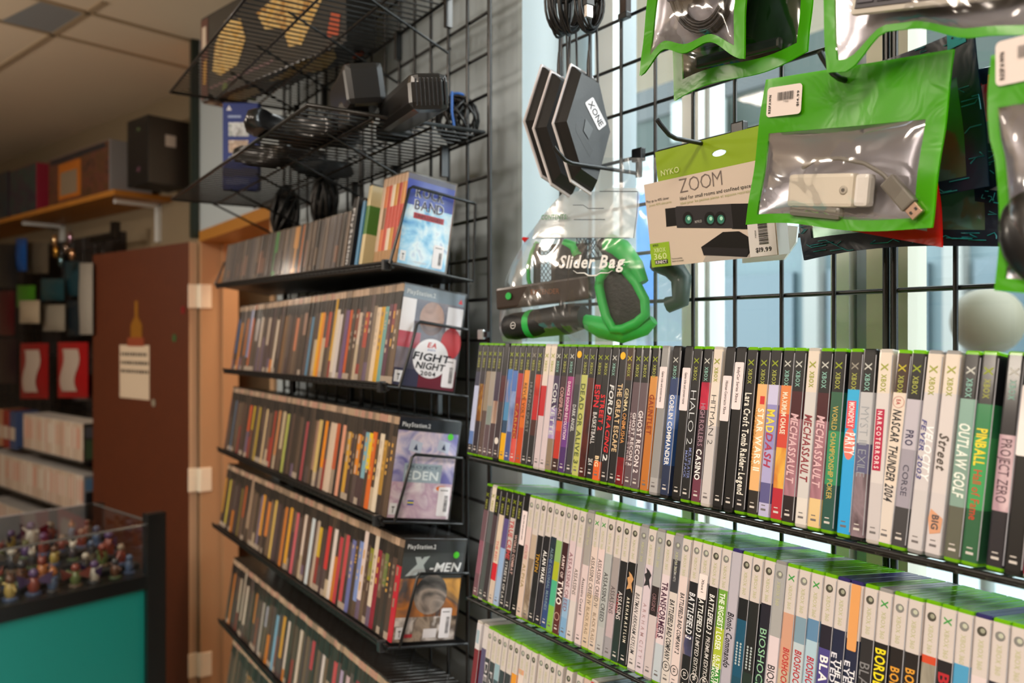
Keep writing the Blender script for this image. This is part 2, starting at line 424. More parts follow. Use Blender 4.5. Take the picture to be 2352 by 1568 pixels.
b.poly(dfr, [(u0, z0 + .03), (u1, z0 + .03), (u1, z0 + 0.1), (u0 + uw * .65, z0 + 0.135), (u0 + uw * .65, z1), (u0 + uw * .35, z1), (u0 + uw * .35, z0 + 0.135), (u0, z0 + 0.1)], mat('#8a5a14', 0.5), 0.0)
b.rect(dfr, u0 - 0.03, z0, uw + 0.05, 0.04, mat('#8c4128', 0.5), 0.0005)
build(b, 'sticker', label='amber bottle shaped sticker on the brown door above the notice', category='sticker')
for (x, y, c, nm) in ((420, 712, '#7a2020', 'small dark red sticker near the hinge side of the brown door'), (400, 776, '#3f5a35', 'small green sticker on the brown door under the red one'), (352, 925, '#8a8272', 'small pale sticker on the brown door beside the notice')):
    u0, z0 = door_uv(x, y); b = MB(); b.disc(dfr, u0, z0, 0.018, mat(c, 0.4), 0.0); build(b, 'sticker', label=nm, category='sticker')
# ================================================================= game cases
TH, DP, HT = 0.0143, 0.134, 0.190
def profile(T, D, e, r=0.0022):
    """plan outline of a case from the back of one cover round the spine to the back of the other"""
    pts = [(T + e, D * 0.97)]
    for k in range(4): a = R(0 - 30 * k); pts.append((T - r + (r + e) * math.cos(a), r + (r + e) * math.sin(a)))
    for k in range(4): a = R(-90 - 30 * k); pts.append((r + (r + e) * math.cos(a), r + (r + e) * math.sin(a)))
    pts.append((-e, D * 0.97)); return pts
SHELLS = {}
def shell_mesh(kind, T=TH, D=DP, H=HT):
    k = (kind, T, D, H)
    if k in SHELLS: return SHELLS[k]
    col = {'g': ('#6fae12', 0.3, 0.35), 'k': ('#121214', 0.3, 0), 'w': ('#b9b4ae', 0.35, 0), 'c': ('#8b8b8c', 0.25, 0), 'p': ('#2b2560', 0.3, 0), 'd': ('#2e2a27', 0.25, 0), 'y': ('#6a6258', 0.12, 0)}[kind]
    m = mat(col[0], col[1], 0, 0.3, sss=0.0)
    if kind == 'g': m = green_plastic()
    pr = profile(T, D, 0.0); pr[0] = (T, D); pr[-1] = (0, D); n = len(pr)
    b = MB()
    lv = [(0.0, 0.0008), (0.0012, 0.0), (H - 0.0012, 0.0), (H, 0.0008)]
    vs = []
    for z, ins in lv:
        for (x, y) in pr:
            vs.append((x + (ins if x < T / 2 else -ins), y + (ins if y < D / 2 else -ins), z))
    fs = []
    for i in range(3):
        for k2 in range(n):
            k3 = (k2 + 1) % n; fs.append((i * n + k3, i * n + k2, (i + 1) * n + k2, (i + 1) * n + k3))
    fs.append(tuple(range(n))); fs.append(tuple(range(3 * n, 4 * n))[::-1])
    b.add(vs, fs, m)
    # finger notch rib on the top edge
    b.box((T * 0.47, D * 0.1, H), (T * 0.53, D * 0.95, H + 0.0002), m)
    me = mesh_of(b, 'case_shell'); SHELLS[k] = me; return me
def green_plastic():
    k = 'greenplastic'
    if k in MATS: return MATS[k]
    m = bpy.data.materials.new('green_plastic'); m.use_nodes = True; b = m.node_tree.nodes['Principled BSDF']
    b.inputs['Base Color'].default_value = lin('#8ad414'); b.inputs['Roughness'].default_value = 0.2; b.inputs['Coat Weight'].default_value = 1.0; b.inputs['Coat Roughness'].default_value = 0.12
    b.inputs['Transmission Weight'].default_value = 0.0
    nt = m.node_tree; tl = nt.nodes.new('ShaderNodeBsdfTranslucent'); tl.inputs['Color'].default_value = lin('#a4ec28')
    mx = nt.nodes.new('ShaderNodeMixShader'); mx.inputs['Fac'].default_value = 0.45
    nt.links.new(b.outputs[0], mx.inputs[1]); nt.links.new(tl.outputs[0], mx.inputs[2]); nt.links.new(mx.outputs[0], nt.nodes['Material Output'].inputs['Surface'])
    MATS[k] = m; return m
EP = 0.00025
def paper(c):
    if c.startswith('art:'):
        p = c[4:].split(','); sd = sum(ord(q) for q in c) % 97
        return art(p, 26, sd, 0.28, 0.6, (1, 1, 0.45))
    return mat(c, 0.38, 0, 0.5)
def sleeve(bands, T=TH, D=DP, H=HT, z0=0.0035, side=None):
    """bands: [(top fraction, colour)] down the spine; the covers repeat them unless side is given"""
    b = MB(); pr = profile(T, D, EP); n = len(pr); zt = H - z0
    for i, (f, c) in enumerate(bands):
        za = zt - f * (zt - z0); zb = zt - (bands[i + 1][0] if i + 1 < len(bands) else 1.0) * (zt - z0)
        m = paper(c); ms = paper(side) if side else m
        for k in range(n - 1):
            (x0, y0), (x1, y1) = pr[k], pr[k + 1]
            b.face([(x1, y1, zb), (x0, y0, zb), (x0, y0, za), (x1, y1, za)], m if 0 < k < n - 2 else ms, 0 < k < n - 2)
    return b
def spine_frame(H=HT, z0=0.0035, T=TH):
    # u runs down the spine, v across it to the right, as a reader with a tilted head sees it
    return (Vector((T / 2, -EP, H - z0)), Vector((0, 0, -1)), Vector((1, 0, 0)), Vector((0, -1, 0)))
def spine_text(b, s, top, length, rel, col, off=0.0, style='r', shear=0.0, gap=0.09, T=TH, H=HT):
    fr = spine_frame(H, T=T); L = H - 0.007; h = rel * T
    b.text(fr, s, top * L, -h / 2 + off * T, h, mat(col, 0.4, 0, 0.4), w=length * L, style=style, shear=shear, gap=gap, lift=0.0003)
def xmark(b, fr, x, y, s, m):
    for sg in (1, -1):
        c = [(-1, -1.0 * sg), (-0.55, -1.0 * sg), (0, -0.18 * sg), (0.55, -1.0 * sg), (1, -1.0 * sg), (0.22, 0.0)]
        c = [(-1.0, -sg), (-0.2, 0), (0.0, -0.12 * sg + 0.0)]
    b.poly(fr, [(x - s, y - s), (x - s * 0.55, y - s), (x + s, y + s), (x + s * 0.55, y + s)], m, 0.0003)
    b.poly(fr, [(x - s, y + s), (x - s * 0.55, y + s), (x + s, y - s), (x + s * 0.55, y - s)], m, 0.00035)
HDR = {'x': ('#17171a', '#8a9a20'), 's': ('#17171a', '#b9bcb8'), 'w': ('#d9cfc4', '#9aa046'), 'd': ('#3a261a', '#b4a82a'), 'q': ('#2b2724', '#8d8a80')}
def spine_header(b, hdr, T=TH):
    fr = spine_frame(T=T)
    if hdr in HDR:
        c = mat(HDR[hdr][1], 0.35, 0.2); xmark(b, fr, 0.0145, 0, 0.0038, c)
        b.text(fr, 'XBOX', 0.0215, -0.0026, 0.0052, mat('#9aa046' if hdr != 's' else '#7fb0a6', 0.4), w=0.0175, style='b', lift=0.0003)
    elif hdr in ('3', '3g', '3x', '3s', '3p'):
        if hdr == '3x': xmark(b, fr, 0.0115, 0, 0.0036, mat('#3c9a46', 0.4))
        else:
            b.disc(fr, 0.0115, 0, 0.0042, mat('#57564f' if hdr == '3' else '#8f9190', 0.3, 0.3), 0.0003, 16); b.disc(fr, 0.0109, 0.0008, 0.0022, mat('#9a9d8c' if hdr == '3' else '#b9bfae', 0.3), 0.0005, 10)
        b.text(fr, 'XBOX 360', 0.019, -0.0022, 0.0044, mat('#b7ba92', 0.5), w=0.026, lift=0.0003)
        if hdr == '3p': b.text(fr, 'PLATINUM HITS', 0.030, -0.002, 0.004, mat('#b9bcbe', 0.4), w=0.026, lift=0.0005)
def place(ob, X, Yb, zb, tilt, lean):
    """stand a case so that its spine foot is at (X, Yb, zb), tipped back by tilt and sideways by lean"""
    ob.location = (X, Yb, zb); ob.rotation_euler = (-tilt, lean, 0)
def add_case(name, label, shell, bands, build_extra, group, T=TH, D=DP, H=HT, side=None, cat='game case'):
    ob = bpy.data.objects.new(name, shell_mesh(shell, T, D, H)); COL.objects.link(ob); tag(ob, label, cat, group)
    if bands:
        b = sleeve(bands, T, D, H, side=side)
        if build_extra: build_extra(b)
        s = bpy.data.objects.new('paper_sleeve', mesh_of(b, 'paper_sleeve')); COL.objects.link(s); s.parent = ob
    return ob
def sticker_child(ob, top, length, col, text=None, dot=False, T=TH, H=HT, wide=0.92, name=None):
    b = MB(); fr = spine_frame(T=T, H=H); L = H - 0.007
    if dot: b.disc(fr, top * L, 0, T * 0.36, mat(col, 0.5), 0.0006, 20)
    else:
        b.poly(fr, rrect(top * L, -T * wide / 2, length * L, T * wide, 0.0015), mat(col, 0.55), 0.0006)
        if text: b.text(fr, text, top * L + 0.006, -T * 0.14, T * 0.28, mat('#2a2428', 0.6), w=length * L - 0.014, lift=0.0009)
    s = bpy.data.objects.new(name or ('dot_sticker' if dot else 'name_sticker'), mesh_of(b, 'sticker')); COL.objects.link(s); s.parent = ob
    s['label'] = ('round coloured dot sticker' if dot else 'white name sticker on the spine'); return s
# rows on the window grid: foot of the spines at Yb, top edge leaning back
TILT = R(7.6); YB0, YT0 = 0.7475, 0.7725
ZROW = {1: 1.4375, 2: 1.2015, 3: 0.962}
# each entry: image column of the spine's top, shell, header, bands below the header, texts, extras, colour words
K, G, C = 'k', 'g', 'c'
ROW1 = [
 (1100, G, 'x', [(.25, '#34364e'), (.38, '#b4bfe2'), (.8, '#5a7ab8'), (.92, '#2a2a30')], [], '', 'navy and pale blue'),
 (1112, G, 'x', [(.24, '#2a2530'), (.36, 'art:#c99a3a,#6a3a20,#d8b850'), (.7, '#2c2530')], [], '', 'dark spine lettered in gold'),
 (1124, G, 'x', [(.24, '#8d8070'), (.6, '#5a4a48')], [], '', 'taupe'),
 (1136, G, 'x', [(.24, '#9a948c'), (.55, '#7d8a88'), (.72, '#5c4c54')], [], '', 'grey and taupe'),
 (1148, G, 'x', [(.24, '#3c3248'), (.5, 'art:#a86a58,#d8c8b8,#6a3020'), (.7, '#4a3a40')], [], '', 'plum and rust'),
 (1160, K, 'n', [(0, '#1a1a1e'), (.27, '#4a1820'), (.5, '#3a3038')], [], 'ball', 'black and wine red with a white ball'),
 (1172, G, 'x', [(.21, '#3f78c0'), (.3, 'art:#d8a840,#3f78c0,#c89030'), (.5, '#4a88b8'), (.66, '#2c4a6a'), (.77, '#e0aa14')], [], '', 'blue spine with a yellow foot'),
 (1184, G, 'x', [(.22, '#4a70b8'), (.4, 'art:#4a70b8,#8aa0d0,#3a4a88'), (.75, '#44508a')], [], '', 'plain blue'),
 (1196, G, 'x', [(.24, '#a82834'), (.45, '#9a2430'), (.8, 'art:#c03038,#d86058,#8a1820')], [('CARNO', '#c8943a', .5, .3, .5, 0)], '', 'crimson'),
 (1208, G, 'x', [(.21, '#d88c3a'), (.45, '#cf6a24'), (.7, '#c04a1c')], [('REVUE VOLT', '#3a2410', .32, .3, .5, 0)], '', 'orange'),
 (1221, G, 'q', [(.3, '#2a2a2c')], [('HUNTING QUEST', '#8d8f90', .31, .42, .42, 0)], '', 'black with grey lettering'),
 (1233, G, 'x', [(.24, 'art:#2a2022,#b02820,#d04a20'), (.42, '#b42026'), (.62, '#4a2a2a'), (.75, '#26262a')], [], '', 'black and red'),
 (1245, 'w', 'w', [(.24, '#d8ccc8'), (.33, '#b8242c'), (.58, '#c9bcc4')], [], '', 'white and red'),
 (1258, 'w', 'w', [(.24, '#cfc2ca')], [('COUNTER-STRIKE', '#3a3a3c', .31, .42, .42, 0, 's')], '', 'white with black lettering'),
 (1272, G, 's', [(.24, '#3a2c50'), (.5, 'art:#4a3a80,#b8a8d8,#c84858'), (.75, '#8a7a68')], [('CORVETTE', '#cfd4d8', .3, .42, .6, 0, 'b')], '', 'violet with silver lettering'),
 (1284, G, 'x', [(.24, '#3a2028'), (.6, '#c8502a'), (.68, '#b8342a'), (.9, '#3a2424')], [('CONSPIRACY', '#d8a8a8', .33, .26, .55, 0)], '', 'maroon and red'),
 (1298, G, 's', [(.24, 'art:#8a3a78,#c04a98,#7a2a68'), (.6, '#6a3a88'), (.8, '#4a2c6a')], [('DANCE SOUND REVOLUTION', '#e8d0dc', .28, .46, .42, 0, 'b')], '', 'magenta and purple'),
 (1313, G, 'n', [(0, '#242428'), (.22, '#4a4448'), (.3, '#3a3a40')], [('DARK ANGEL', '#d8dce0', .46, .21, .5, 0)], 'ydot', 'charcoal with a yellow dot'),
 (1331, G, 'x', [(.22, '#b6bc68')], [('DEAD OR ALIVE 3', '#55603a', .29, .62, .6, 0, 'b')], '', 'lime khaki'),
 (1347, G, 'x', [(.24, 'art:#3a2428,#5a2c26,#3c1a1c')], [], '', 'dark maroon'),
 (1364, G, 'x', [(.24, '#1b1b1e')], [('ESPN', '#d02030', .29, .17, .74, 0, 'b'), ('BASKETBALL', '#e2e2e4', .5, .24, .56, 0), ('2K4', '#c8c8ca', .85, .05, .6, 0, 'b')], '', 'black with red and white lettering'),
 (1384, G, 'x', [(.22, '#1b1b1e'), (.86, '#d8602a')], [('STREET 2', '#d42c34', .36, .27, .6, 0, 'b'), ('BIG', '#f0d8b0', .82, .08, .5, 0, 'b')], '', 'black with an orange foot'),
 (1403, G, 's', [(.24, '#1e1b20')], [('FORD', '#d8dce0', .28, .22, .6, 0, 'b', .2), ('RACING', '#d02c30', .51, .27, .55, 0, 'b', .2), ('2', '#d8dce0', .8, .05, .6, 0, 'b')], '', 'black with white and red italics'),
 (1420, G, 'n', [(0, '#1d1d20')], [('THE GREAT ESCAPE', '#d8bc92', .27, .5, .62, 0, 'b')], 'ydot', 'black with tan blocks and a yellow dot'),
 (1440, G, 'd', [(.24, '#19191b'), (.8, 'art:#19191b,#8a1c24,#201a1c')], [('GENMA', '#e0d2a8', .3, .17, .5, 0), ('ONIMUSHA', '#d89a58', .48, .22, .5, 0)], '', 'black with gold brush lettering'),
 (1459, G, 'x', [(.25, '#5c4c54')], [('GHOST RECON 2', '#dcd6da', .47, .38, .4, .18, 'b'), ('SUMMIT STRIKE', '#b8a8ae', .47, .38, .28, -.26)], '', 'mauve grey with two lines'),
 (1480, G, 'x', [(.25, '#5e5058')], [('GHOST RECON 2', '#e2dce0', .45, .44, .56, 0, 'b')], '', 'mauve grey with one line'),
 (1498, G, 'x', [(.2, '#c88a44'), (.35, '#b8702e')], [('GAUNTLET', '#8a3418', .33, .28, .55, 0, 'b')], '', 'tan brown'),
 (1520, C, 'n', [(0, '#8f9092'), (.9, '#a8a8aa')], [], 'lab', 'grey with a white name sticker'),
 (1546, K, 's', [(.2, '#2a3c68'), (.32, 'art:#6a86c0,#3a5a98,#2a4a80'), (.55, '#2c4e86'), (.8, '#24304e')], [('GOBLIN COMMANDER', '#e6e8ec', .32, .48, .5, 0, 'b')], '', 'steel blue with white lettering'),
 (1572, K, 'n', None, [], 'lab', 'plain black with a white name sticker'),
 (1594, G, 'x', [(.24, '#1b1c20')], [('HALO 2', '#d4dce4', .28, .36, .62, 0, 't'), ('MULTIPLAYER', '#7d8cc8', .66, .2, .3, .2), ('MAP PACK', '#7d8cc8', .68, .18, .26, -.2)], '', 'black with large thin silver letters'),
 (1617, G, 's', [(.22, 'art:#8a2038,#c02a48,#4a1a2a'), (.4, '#352630'), (.85, '#6a3448')], [('HIGH ROLLERS', '#a8889a', .36, .28, .5, 0), ('CASINO', '#f0eef0', .66, .2, .56, 0, 'b')], '', 'wine red with white lettering'),
 (1638, 'w', 'w', [(.22, '#dcd4cc'), (.5, '#c6c2c4')], [('HITMAN 2', '#3c3c40', .3, .32, .52, 0, 't')], '', 'white with thin black letters'),
 (1667, K, 'n', None, [], 'lab2', 'plain black with a lowered white sticker'),
 (1692, K, 'n', None, [], 'lab3', 'plain black with a readable white sticker'),
 (1714, G, 'x', [(.22, '#18181b')], [('Lara Croft Tomb Raider: Legend', '#e8e4dc', .27, .63, .6, 0, 'b')], '', 'black with white serif letters'),
 (1745, G, 'x', [(.21, '#e0b078'), (.86, '#2a2622')], [('STAR WARS II', '#f4f0e0', .36, .38, .56, .1, 'b'), ('THE ORIGINAL TRILOGY', '#b8802c', .36, .36, .26, -.32)], 'legochip', 'tan with white block letters'),
 (1772, G, 'x', [(.21, '#c3c2e6'), (.33, '#8f8cc4'), (.6, '#a8a6d4'), (.8, '#5a588c'), (.92, '#b8b6da')], [('MAD', '#e8d24a', .36, .14, .7, 0, 'b'), ('DASH', '#a83a58', .5, .2, .6, 0, 'b', .2)], '', 'lavender with yellow letters'),
 (1800, G, 's', [(.21, '#d88048'), (.38, '#c84638'), (.58, 'art:#d88a3a,#e0b050,#c05a2c'), (.82, '#b02838')], [('MAXIMUM CHASE', '#f0e4d0', .25, .25, .44, 0, 'b')], '', 'orange and red'),
 (1825, G, 's', [(.24, '#42141c'), (.4, 'art:#5a1c28,#a87a88,#3a1420'), (.85, '#231a1e')], [('MECHASSAULT', '#d8b4bc', .37, .4, .62, 0, 'b', .15)], '', 'dark red with pink italics'),
 (1856, 'w', 'w', [(.24, '#c9c9ca'), (.85, '#d8d4d0')], [('MECHASSAULT', '#8a3a44', .37, .38, .62, 0, 'b', .15)], '', 'silver with red italics'),
 (1882, G, 's', [(.24, '#42141c'), (.4, 'art:#5a1c28,#a87a88,#3a1420'), (.84, '#dcc08c')], [('MECHASSAULT', '#d8b4bc', .37, .4, .62, 0, 'b', .15)], '', 'dark red with a cream foot'),
 (1908, G, 'x', [(.23, '#2c5a44'), (.45, '#2f8a60'), (.75, '#245048')], [('WORLD CHAMPIONSHIP POKER', '#c9b25c', .31, .52, .42, 0)], '', 'green with thin gold letters'),
 (1952, G, 'q', [(.21, '#2ea8dc'), (.6, '#2aa0e0')], [('PARTY', '#e8f0f4', .45, .12, .72, .05, 'b')], 'mono', 'bright cyan'),
 (1981, K, 's', [(.22, '#b9bcc2'), (.5, '#5a5c80'), (.66, 'art:#3a2a30,#8a7a84,#3a2228')], [('MYST III EXILE', '#9aa2ac', .3, .38, .62, 0, 't')], '', 'silver fading to dark plum'),
 (2020, 'w', 'w', [(.22, '#d0ccce'), (.7, '#c4c0c4')], [], 'narc', 'white with a crimson title block'),
 (2061, 'g', 'd', [(.21, '#dcd0c4'), (.7, '#d4ccc6')], [('NASCAR THUNDER 2004', '#2a2a2e', .3, .48, .58, 0, 'b', .15)], 'easeal', 'cream with bold black italics'),
 (2090, G, 'x', [(.24, '#b9b6c4'), (.5, '#9a97a6'), (.8, '#3c3c40')], [('PRO', '#3a3a58', .4, .08, .5, 0, 'b'), ('CORSE', '#4a4a5c', .58, .16, .4, 0)], '', 'lilac grey'),
 (2131, 'c', 'w', [(.2, '#cac7cc'), (.7, '#c6c4c8')], [('VELOCITY', '#eef2f8', .36, .28, .5, .18, 'b', .3), ('FEVER 2003', '#4a4c88', .34, .3, .32, -.22, 'b', .3)], '', 'silver with blue italics'),
 (2174, 'c', 'w', [(.2, '#cfcacc'), (.7, '#cac6ca')], [('Street', '#4a4440', .4, .18, .6, 0, 'b', .3)], 'bigseal', 'silver with a round orange seal'),
 (2218, G, 's', [(.22, '#7fa39a'), (.5, '#7d9c92'), (.75, '#5a5c50')], [('OUTLAW GOLF', '#e4ece6', .34, .36, .66, 0, 'b', .1)], '', 'sea green with white letters'),
 (2256, G, 'x', [(.24, '#2a7a4a'), (.4, '#3c9858'), (.75, '#285c3c')], [('PINBALL', '#e6d22c', .36, .18, .62, 0, 'b'), ('Hall of Fame', '#c83a24', .56, .24, .5, 0)], '', 'bright green with yellow letters'),
 (2314, G, 's', [(.2, '#1c1a20'), (.38, 'art:#d8c0c8,#a88a98,#b89aa8'), (.74, '#201e26')], [('PROJECT ZERO', '#4a3240', .4, .3, .6, 0)], '', 'black with a pale pink panel'),
 (2352, K, 'n', None, [], 'lab4', 'plain black with a big white label'),
 (2392, 'w', 's', [(.24, '#cfcad4'), (.8, '#b83a58')], [], '', 'white at the frame edge'),
]
W3 = '#ccc5c3'
ROW2 = [
 (1119, G, 'x', [(.22, '#6a525c'), (.5, '#8a5a6c'), (.8, '#70505c')], [], '', 'dusty mauve'),
 (1129, 'w', 'w', [(.22, '#5a6064'), (.5, '#4c5456')], [], '', 'white headed slate grey'),
 (1142, G, 'x', [(.24, '#4a3c44'), (.5, '#3a343a')], [], '', 'brown black'),
 (1152, G, 'x', [(.22, '#d4c4b4'), (.65, '#c82434'), (.8, '#cabcb0')], [('THE RED', '#c85a5a', .45, .18, .45, 0)], '', 'cream with a red block'),
 (1163, G, 'x', [(.24, '#5a5088'), (.5, '#8fb0dc'), (.75, '#9ab4d8')], [], '', 'violet and pale blue'),
 (1175, G, 'x', [(.22, '#c4bcb8'), (.5, '#26262a')], [('TRUE CRIME', '#b84a50', .24, .34, .74, 0, 'b'), ('STREETS OF LA', '#d8d8d8', .6, .32, .42, 0)], '', 'silver and black with red slab letters'),
 (1188, G, 'x', [(.24, '#28282c')], [('WORLD COMBAT', '#c8a8a4', .35, .34, .42, 0, 'b')], '', 'black with faint pink letters'),
 (1200, K, 'n', None, [], 'lab', 'plain black with a white sticker'),
 (1213, G, '3g', [(.25, '#d6c0c0'), (.45, '#cfbcb0')], [('APOCALYPSE', '#b8687a', .4, .12, .5, 0), ('ALPHA', '#9a8a5a', .56, .2, .5, 0)], '', 'cream with faint pink letters'),
 (1226, G, '3g', [(.3, '#b8a898'), (.5, 'art:#c8bcac,#7a6a5a,#d8d0c0')], [], '', 'beige with a sketched figure'),
 (1240, G, '3', [(.29, '#1c1c20'), (.8, '#26262a')], [('TINTIN', '#c89a2c', .44, .15, .55, 0)], '', 'black with yellow letters'),
 (1255, G, '3', [(.28, '#1e1e24'), (.6, '#24222c')], [('ALAN WAKE', '#eceef0', .4, .26, .56, 0, 'b')], '', 'black with bold white letters'),
 (1269, G, '3g', [(.27, '#22303c'), (.45, '#2a3a68'), (.8, '#344a80')], [('ALIENS COLONIAL MARINES', '#7f9aa8', .36, .5, .42, 0)], '', 'ink blue with pale letters'),
 (1283, G, '3', [(.28, '#8ab46a'), (.45, '#a8b428'), (.6, '#4ab08a'), (.8, '#7fb848')], [], '', 'lime and teal striped'),
 (1298, G, '3g', [(.28, '#3a1e24'), (.75, '#5a2a2a')], [('ARMY OF', '#d8c8c8', .38, .18, .4, 0, 'b'), ('TWO', '#f0e8e8', .58, .19, .76, 0, 'b')], 'ring', 'maroon with big white letters'),
 (1314, G, '3', [(.25, '#d0c0c8'), (.7, '#8fb4d8'), (.85, '#7aa6d0')], [('ASSASSINS CREED', '#8a5a68', .34, .46, .5, 0)], '', 'pink white fading to blue'),
 (1328, G, '3g', [(.28, '#d6c8cc'), (.7, '#cfcacb')], [('ASSASSINS', '#6a6460', .45, .2, .5, 0)], '', 'white with grey roman letters'),
 (1339, 'c', '3s', [(0, '#a09d9c'), (.4, '#d6c6ca')], [('Assassins Creed II', '#4a484a', .5, .28, .4, 0)], '', 'white with a silver head'),
 (1353, G, '3x', [(.24, '#d8c8c4'), (.6, '#cfbca8')], [('ASSASSINS CREED IV', '#5c5654', .32, .36, .52, 0), ('BLACK FLAG', '#8a7a68', .7, .2, .42, 0)], '', 'cream with two grey titles'),
 (1371, G, '3x', [(.24, '#dccacc'), (.6, '#cfc0b4')], [('ASSASSINS CREED IV', '#5c5654', .32, .36, .52, 0), ('BLACK FLAG', '#8a7a68', .72, .2, .42, 0)], '', 'pinkish cream with two grey titles'),
 (1386, G, '3', [(.26, '#aab0b2'), (.8, '#b4b6ba')], [('ASSASSINS CREED', '#3c3c40', .4, .36, .54, 0)], '', 'cool grey with black roman letters'),
 (1401, G, '3', [(.27, '#9c9698'), (.6, '#b8a8b0'), (.85, '#9a98a0')], [('ASSASSINS', '#5a5256', .48, .2, .54, 0)], '', 'rosy grey'),
 (1416, G, '3', [(.28, '#202024'), (.7, '#263230')], [('ASSASSINS', '#e4e0e2', .5, .2, .54, 0), ('CREED', '#a83038', .52, .14, .26, -.3)], '', 'black with white roman letters'),
 (1438, G, '3', [(.27, '#161618')], [('ARKHAM ASYLUM', '#d8d4c8', .52, .32, .36, 0, 'b', 0, .35)], 'bat', 'black with a gold crest'),
 (1459, 'c', '3s', [(0, '#9a9b9e'), (.42, '#d2ccce')], [('BATMAN ARKHAM ASYLUM', '#38383c', .47, .42, .5, 0, 'r', .15)], '', 'silver with black italics'),
 (1478, G, '3g', [(.25, '#cfc4d0')], [('ARKHAM CITY', '#a88a90', .52, .38, .4, 0, 'r', 0, .5)], 'bat', 'lilac white with a black crest'),
 (1495, 'c', '3s', [(0, '#a4a6a8'), (.38, '#2a2226'), (.58, '#c6bcc0')], [('ORIGINS', '#8a6a70', .43, .12, .45, 0)], '', 'silver with a dark band'),
 (1514, G, '3', [(.28, '#d8ccd4'), (.75, '#b8c4d0')], [('TRANSFORMERS', '#4c2c44', .33, .38, .66, .05, 'b'), ('FALL OF CYBERTRON', '#b85a68', .5, .22, .22, -.38)], '', 'white with chunky plum letters'),
 (1534, 'c', '3p', [(0, '#8d8f96'), (.16, '#3a3c44'), (.38, '#cfc9c6')], [('BATTLEFIELD BAD COMPANY', '#2c2c30', .43, .4, .54, 0, 'b', .1)], 'ea', 'silver headed white with heavy italics'),
 (1555, G, '3g', [(.25, '#dacccc')], [('BATTLEFIELD: BAD COMPANY 2', '#3a3a3e', .36, .4, .44, .1, 'b', .1)], 'ea', 'white with heavy italics'),
 (1574, G, '3g', [(.27, '#1a1c22'), (.62, 'art:#2a2c34,#4a4c70,#c8a888'), (.75, '#1c1c20')], [('BATTLEFIELD 3', '#dfe3ea', .34, .3, .62, 0, 'b', .1)], 'ea', 'black with white block letters and a glow'),
 (1592, G, '3g', [(.25, '#18181a')], [('BATTLEFIELD 3', '#f0f0f0', .34, .26, .5, 0, 'b', .1), ('LIMITED EDITION', '#d8d8d8', .61, .26, .42, 0, 'r', .1)], 'eax', 'black with a white console sticker'),
 (1613, G, '3', [(.26, '#1b1a1c')], [('BATTLEFIELD 3', '#ececec', .31, .25, .5, 0, 'b', .1), ('PREMIUM EDITION', '#d8d8d8', .58, .28, .42, 0, 'r', .1)], 'ea', 'black with two white italic titles'),
 (1638, G, '3g', [(.26, '#6a9e3a'), (.5, '#a8bc3a'), (.75, '#3a8a3a')], [('THE BIGGEST LOSER', '#f2f6ea', .28, .36, .52, 0, 'b'), ('ULTIMATE', '#f2f6ea', .67, .18, .36, .16, 'b'), ('WORKOUT', '#f2f6ea', .67, .18, .3, -.24, 'b')], '', 'leaf green with white letters'),
 (1664, 'p', 'n', [(0, '#b4b2c0'), (.5, '#aeacbc')], [('Bionic Commando', '#2e2e38', .38, .34, .6, 0, 'b', .12)], '', 'blue grey with a navy cap'),
 (1687, G, '3', [(.27, '#14181e'), (.4, '#16506e'), (.75, '#1a4a60')], [], 'dots', 'black and petrol blue'),
 (1711, G, '3', [(.27, '#1c2022'), (.7, '#20302c')], [], 'dots', 'black and dark green'),
 (1734, G, '3', [(.26, '#1c1c2a'), (.7, '#1a2a2c')], [('BIOSHOCK 2', '#8fc4a0', .41, .43, .6, 0)], '', 'black with glowing teal letters'),
 (1762, 'c', '3s', [(0, '#a2a4a6'), (.43, '#d8ccd4')], [('BIOSHOCK', '#2a2a2e', .6, .26, .64, 0)], '', 'white with a long silver head'),
 (1790, G, '3x', [(.27, '#c89a84'), (.6, '#bcae98')], [('BIOSHOCK', '#b83a3a', .47, .22, .5, .1, 'b', .1), ('INFINITE', '#3a3636', .7, .2, .5, .1, 'r', .1)], '', 'salmon beige'),
 (1815, G, '3g', [(.27, '#7a98ac'), (.42, '#b8c8d2')], [('BIOSHOCK', '#b0343c', .46, .22, .54, .05, 'b', .1), ('INFINITE', '#3a4248', .69, .2, .54, .05, 'r', .1)], '', 'pale blue under a grey head'),
 (1843, G, '3x', [(.26, '#5c86ac'), (.38, '#a8c6d8')], [('BIOSHOCK', '#b23044', .47, .22, .56, .05, 'b', .1), ('INFINITE', '#3a4a58', .7, .2, .56, .05, 'r', .1)], '', 'sky blue with a blue cross'),
 (1875, G, '3', [(.27, '#1e1c2c'), (.4, '#4a4488'), (.7, '#2a2648')], [('BLACK OPS', '#f0f0f4', .44, .44, .62, .06, 'b')], '', 'indigo with underlined white letters'),
 (1907, 'p', '3', [(.27, '#1c2440'), (.6, '#1e2a4c')], [('THE BLACK', '#e8ecf4', .43, .3, .38, .2, 'b'), ('EYED PEAS', '#d8dcea', .4, .34, .42, -.22, 'b')], '', 'navy capped navy with two white lines'),
 (1938, 'p', 'n', [(0, '#cfc0b8'), (.3, '#1c2440')], [('THE BLACK', '#e8ecf4', .46, .3, .38, .2, 'b'), ('EYED PEAS', '#d8dcea', .42, .34, .42, -.22, 'b')], 'tan', 'navy with a tan sticker'),
 (1965, G, '3', [(.27, '#28282c')], [('BLAZING', '#7d7f84', .4, .3, .72, 0)], '', 'black with ghostly grey letters'),
 (1994, 'c', '3x', [(.27, '#17171a')], [('BORDERLANDS', '#e6d820', .3, .44, .72, 0, 'b')], '', 'black with bright yellow letters'),
 (2032, G, '3g', [(.27, '#1e1a1c'), (.75, '#2c2420')], [('BORDERLANDS 2', '#d89a34', .37, .44, .6, 0, 'b')], '', 'black with amber letters'),
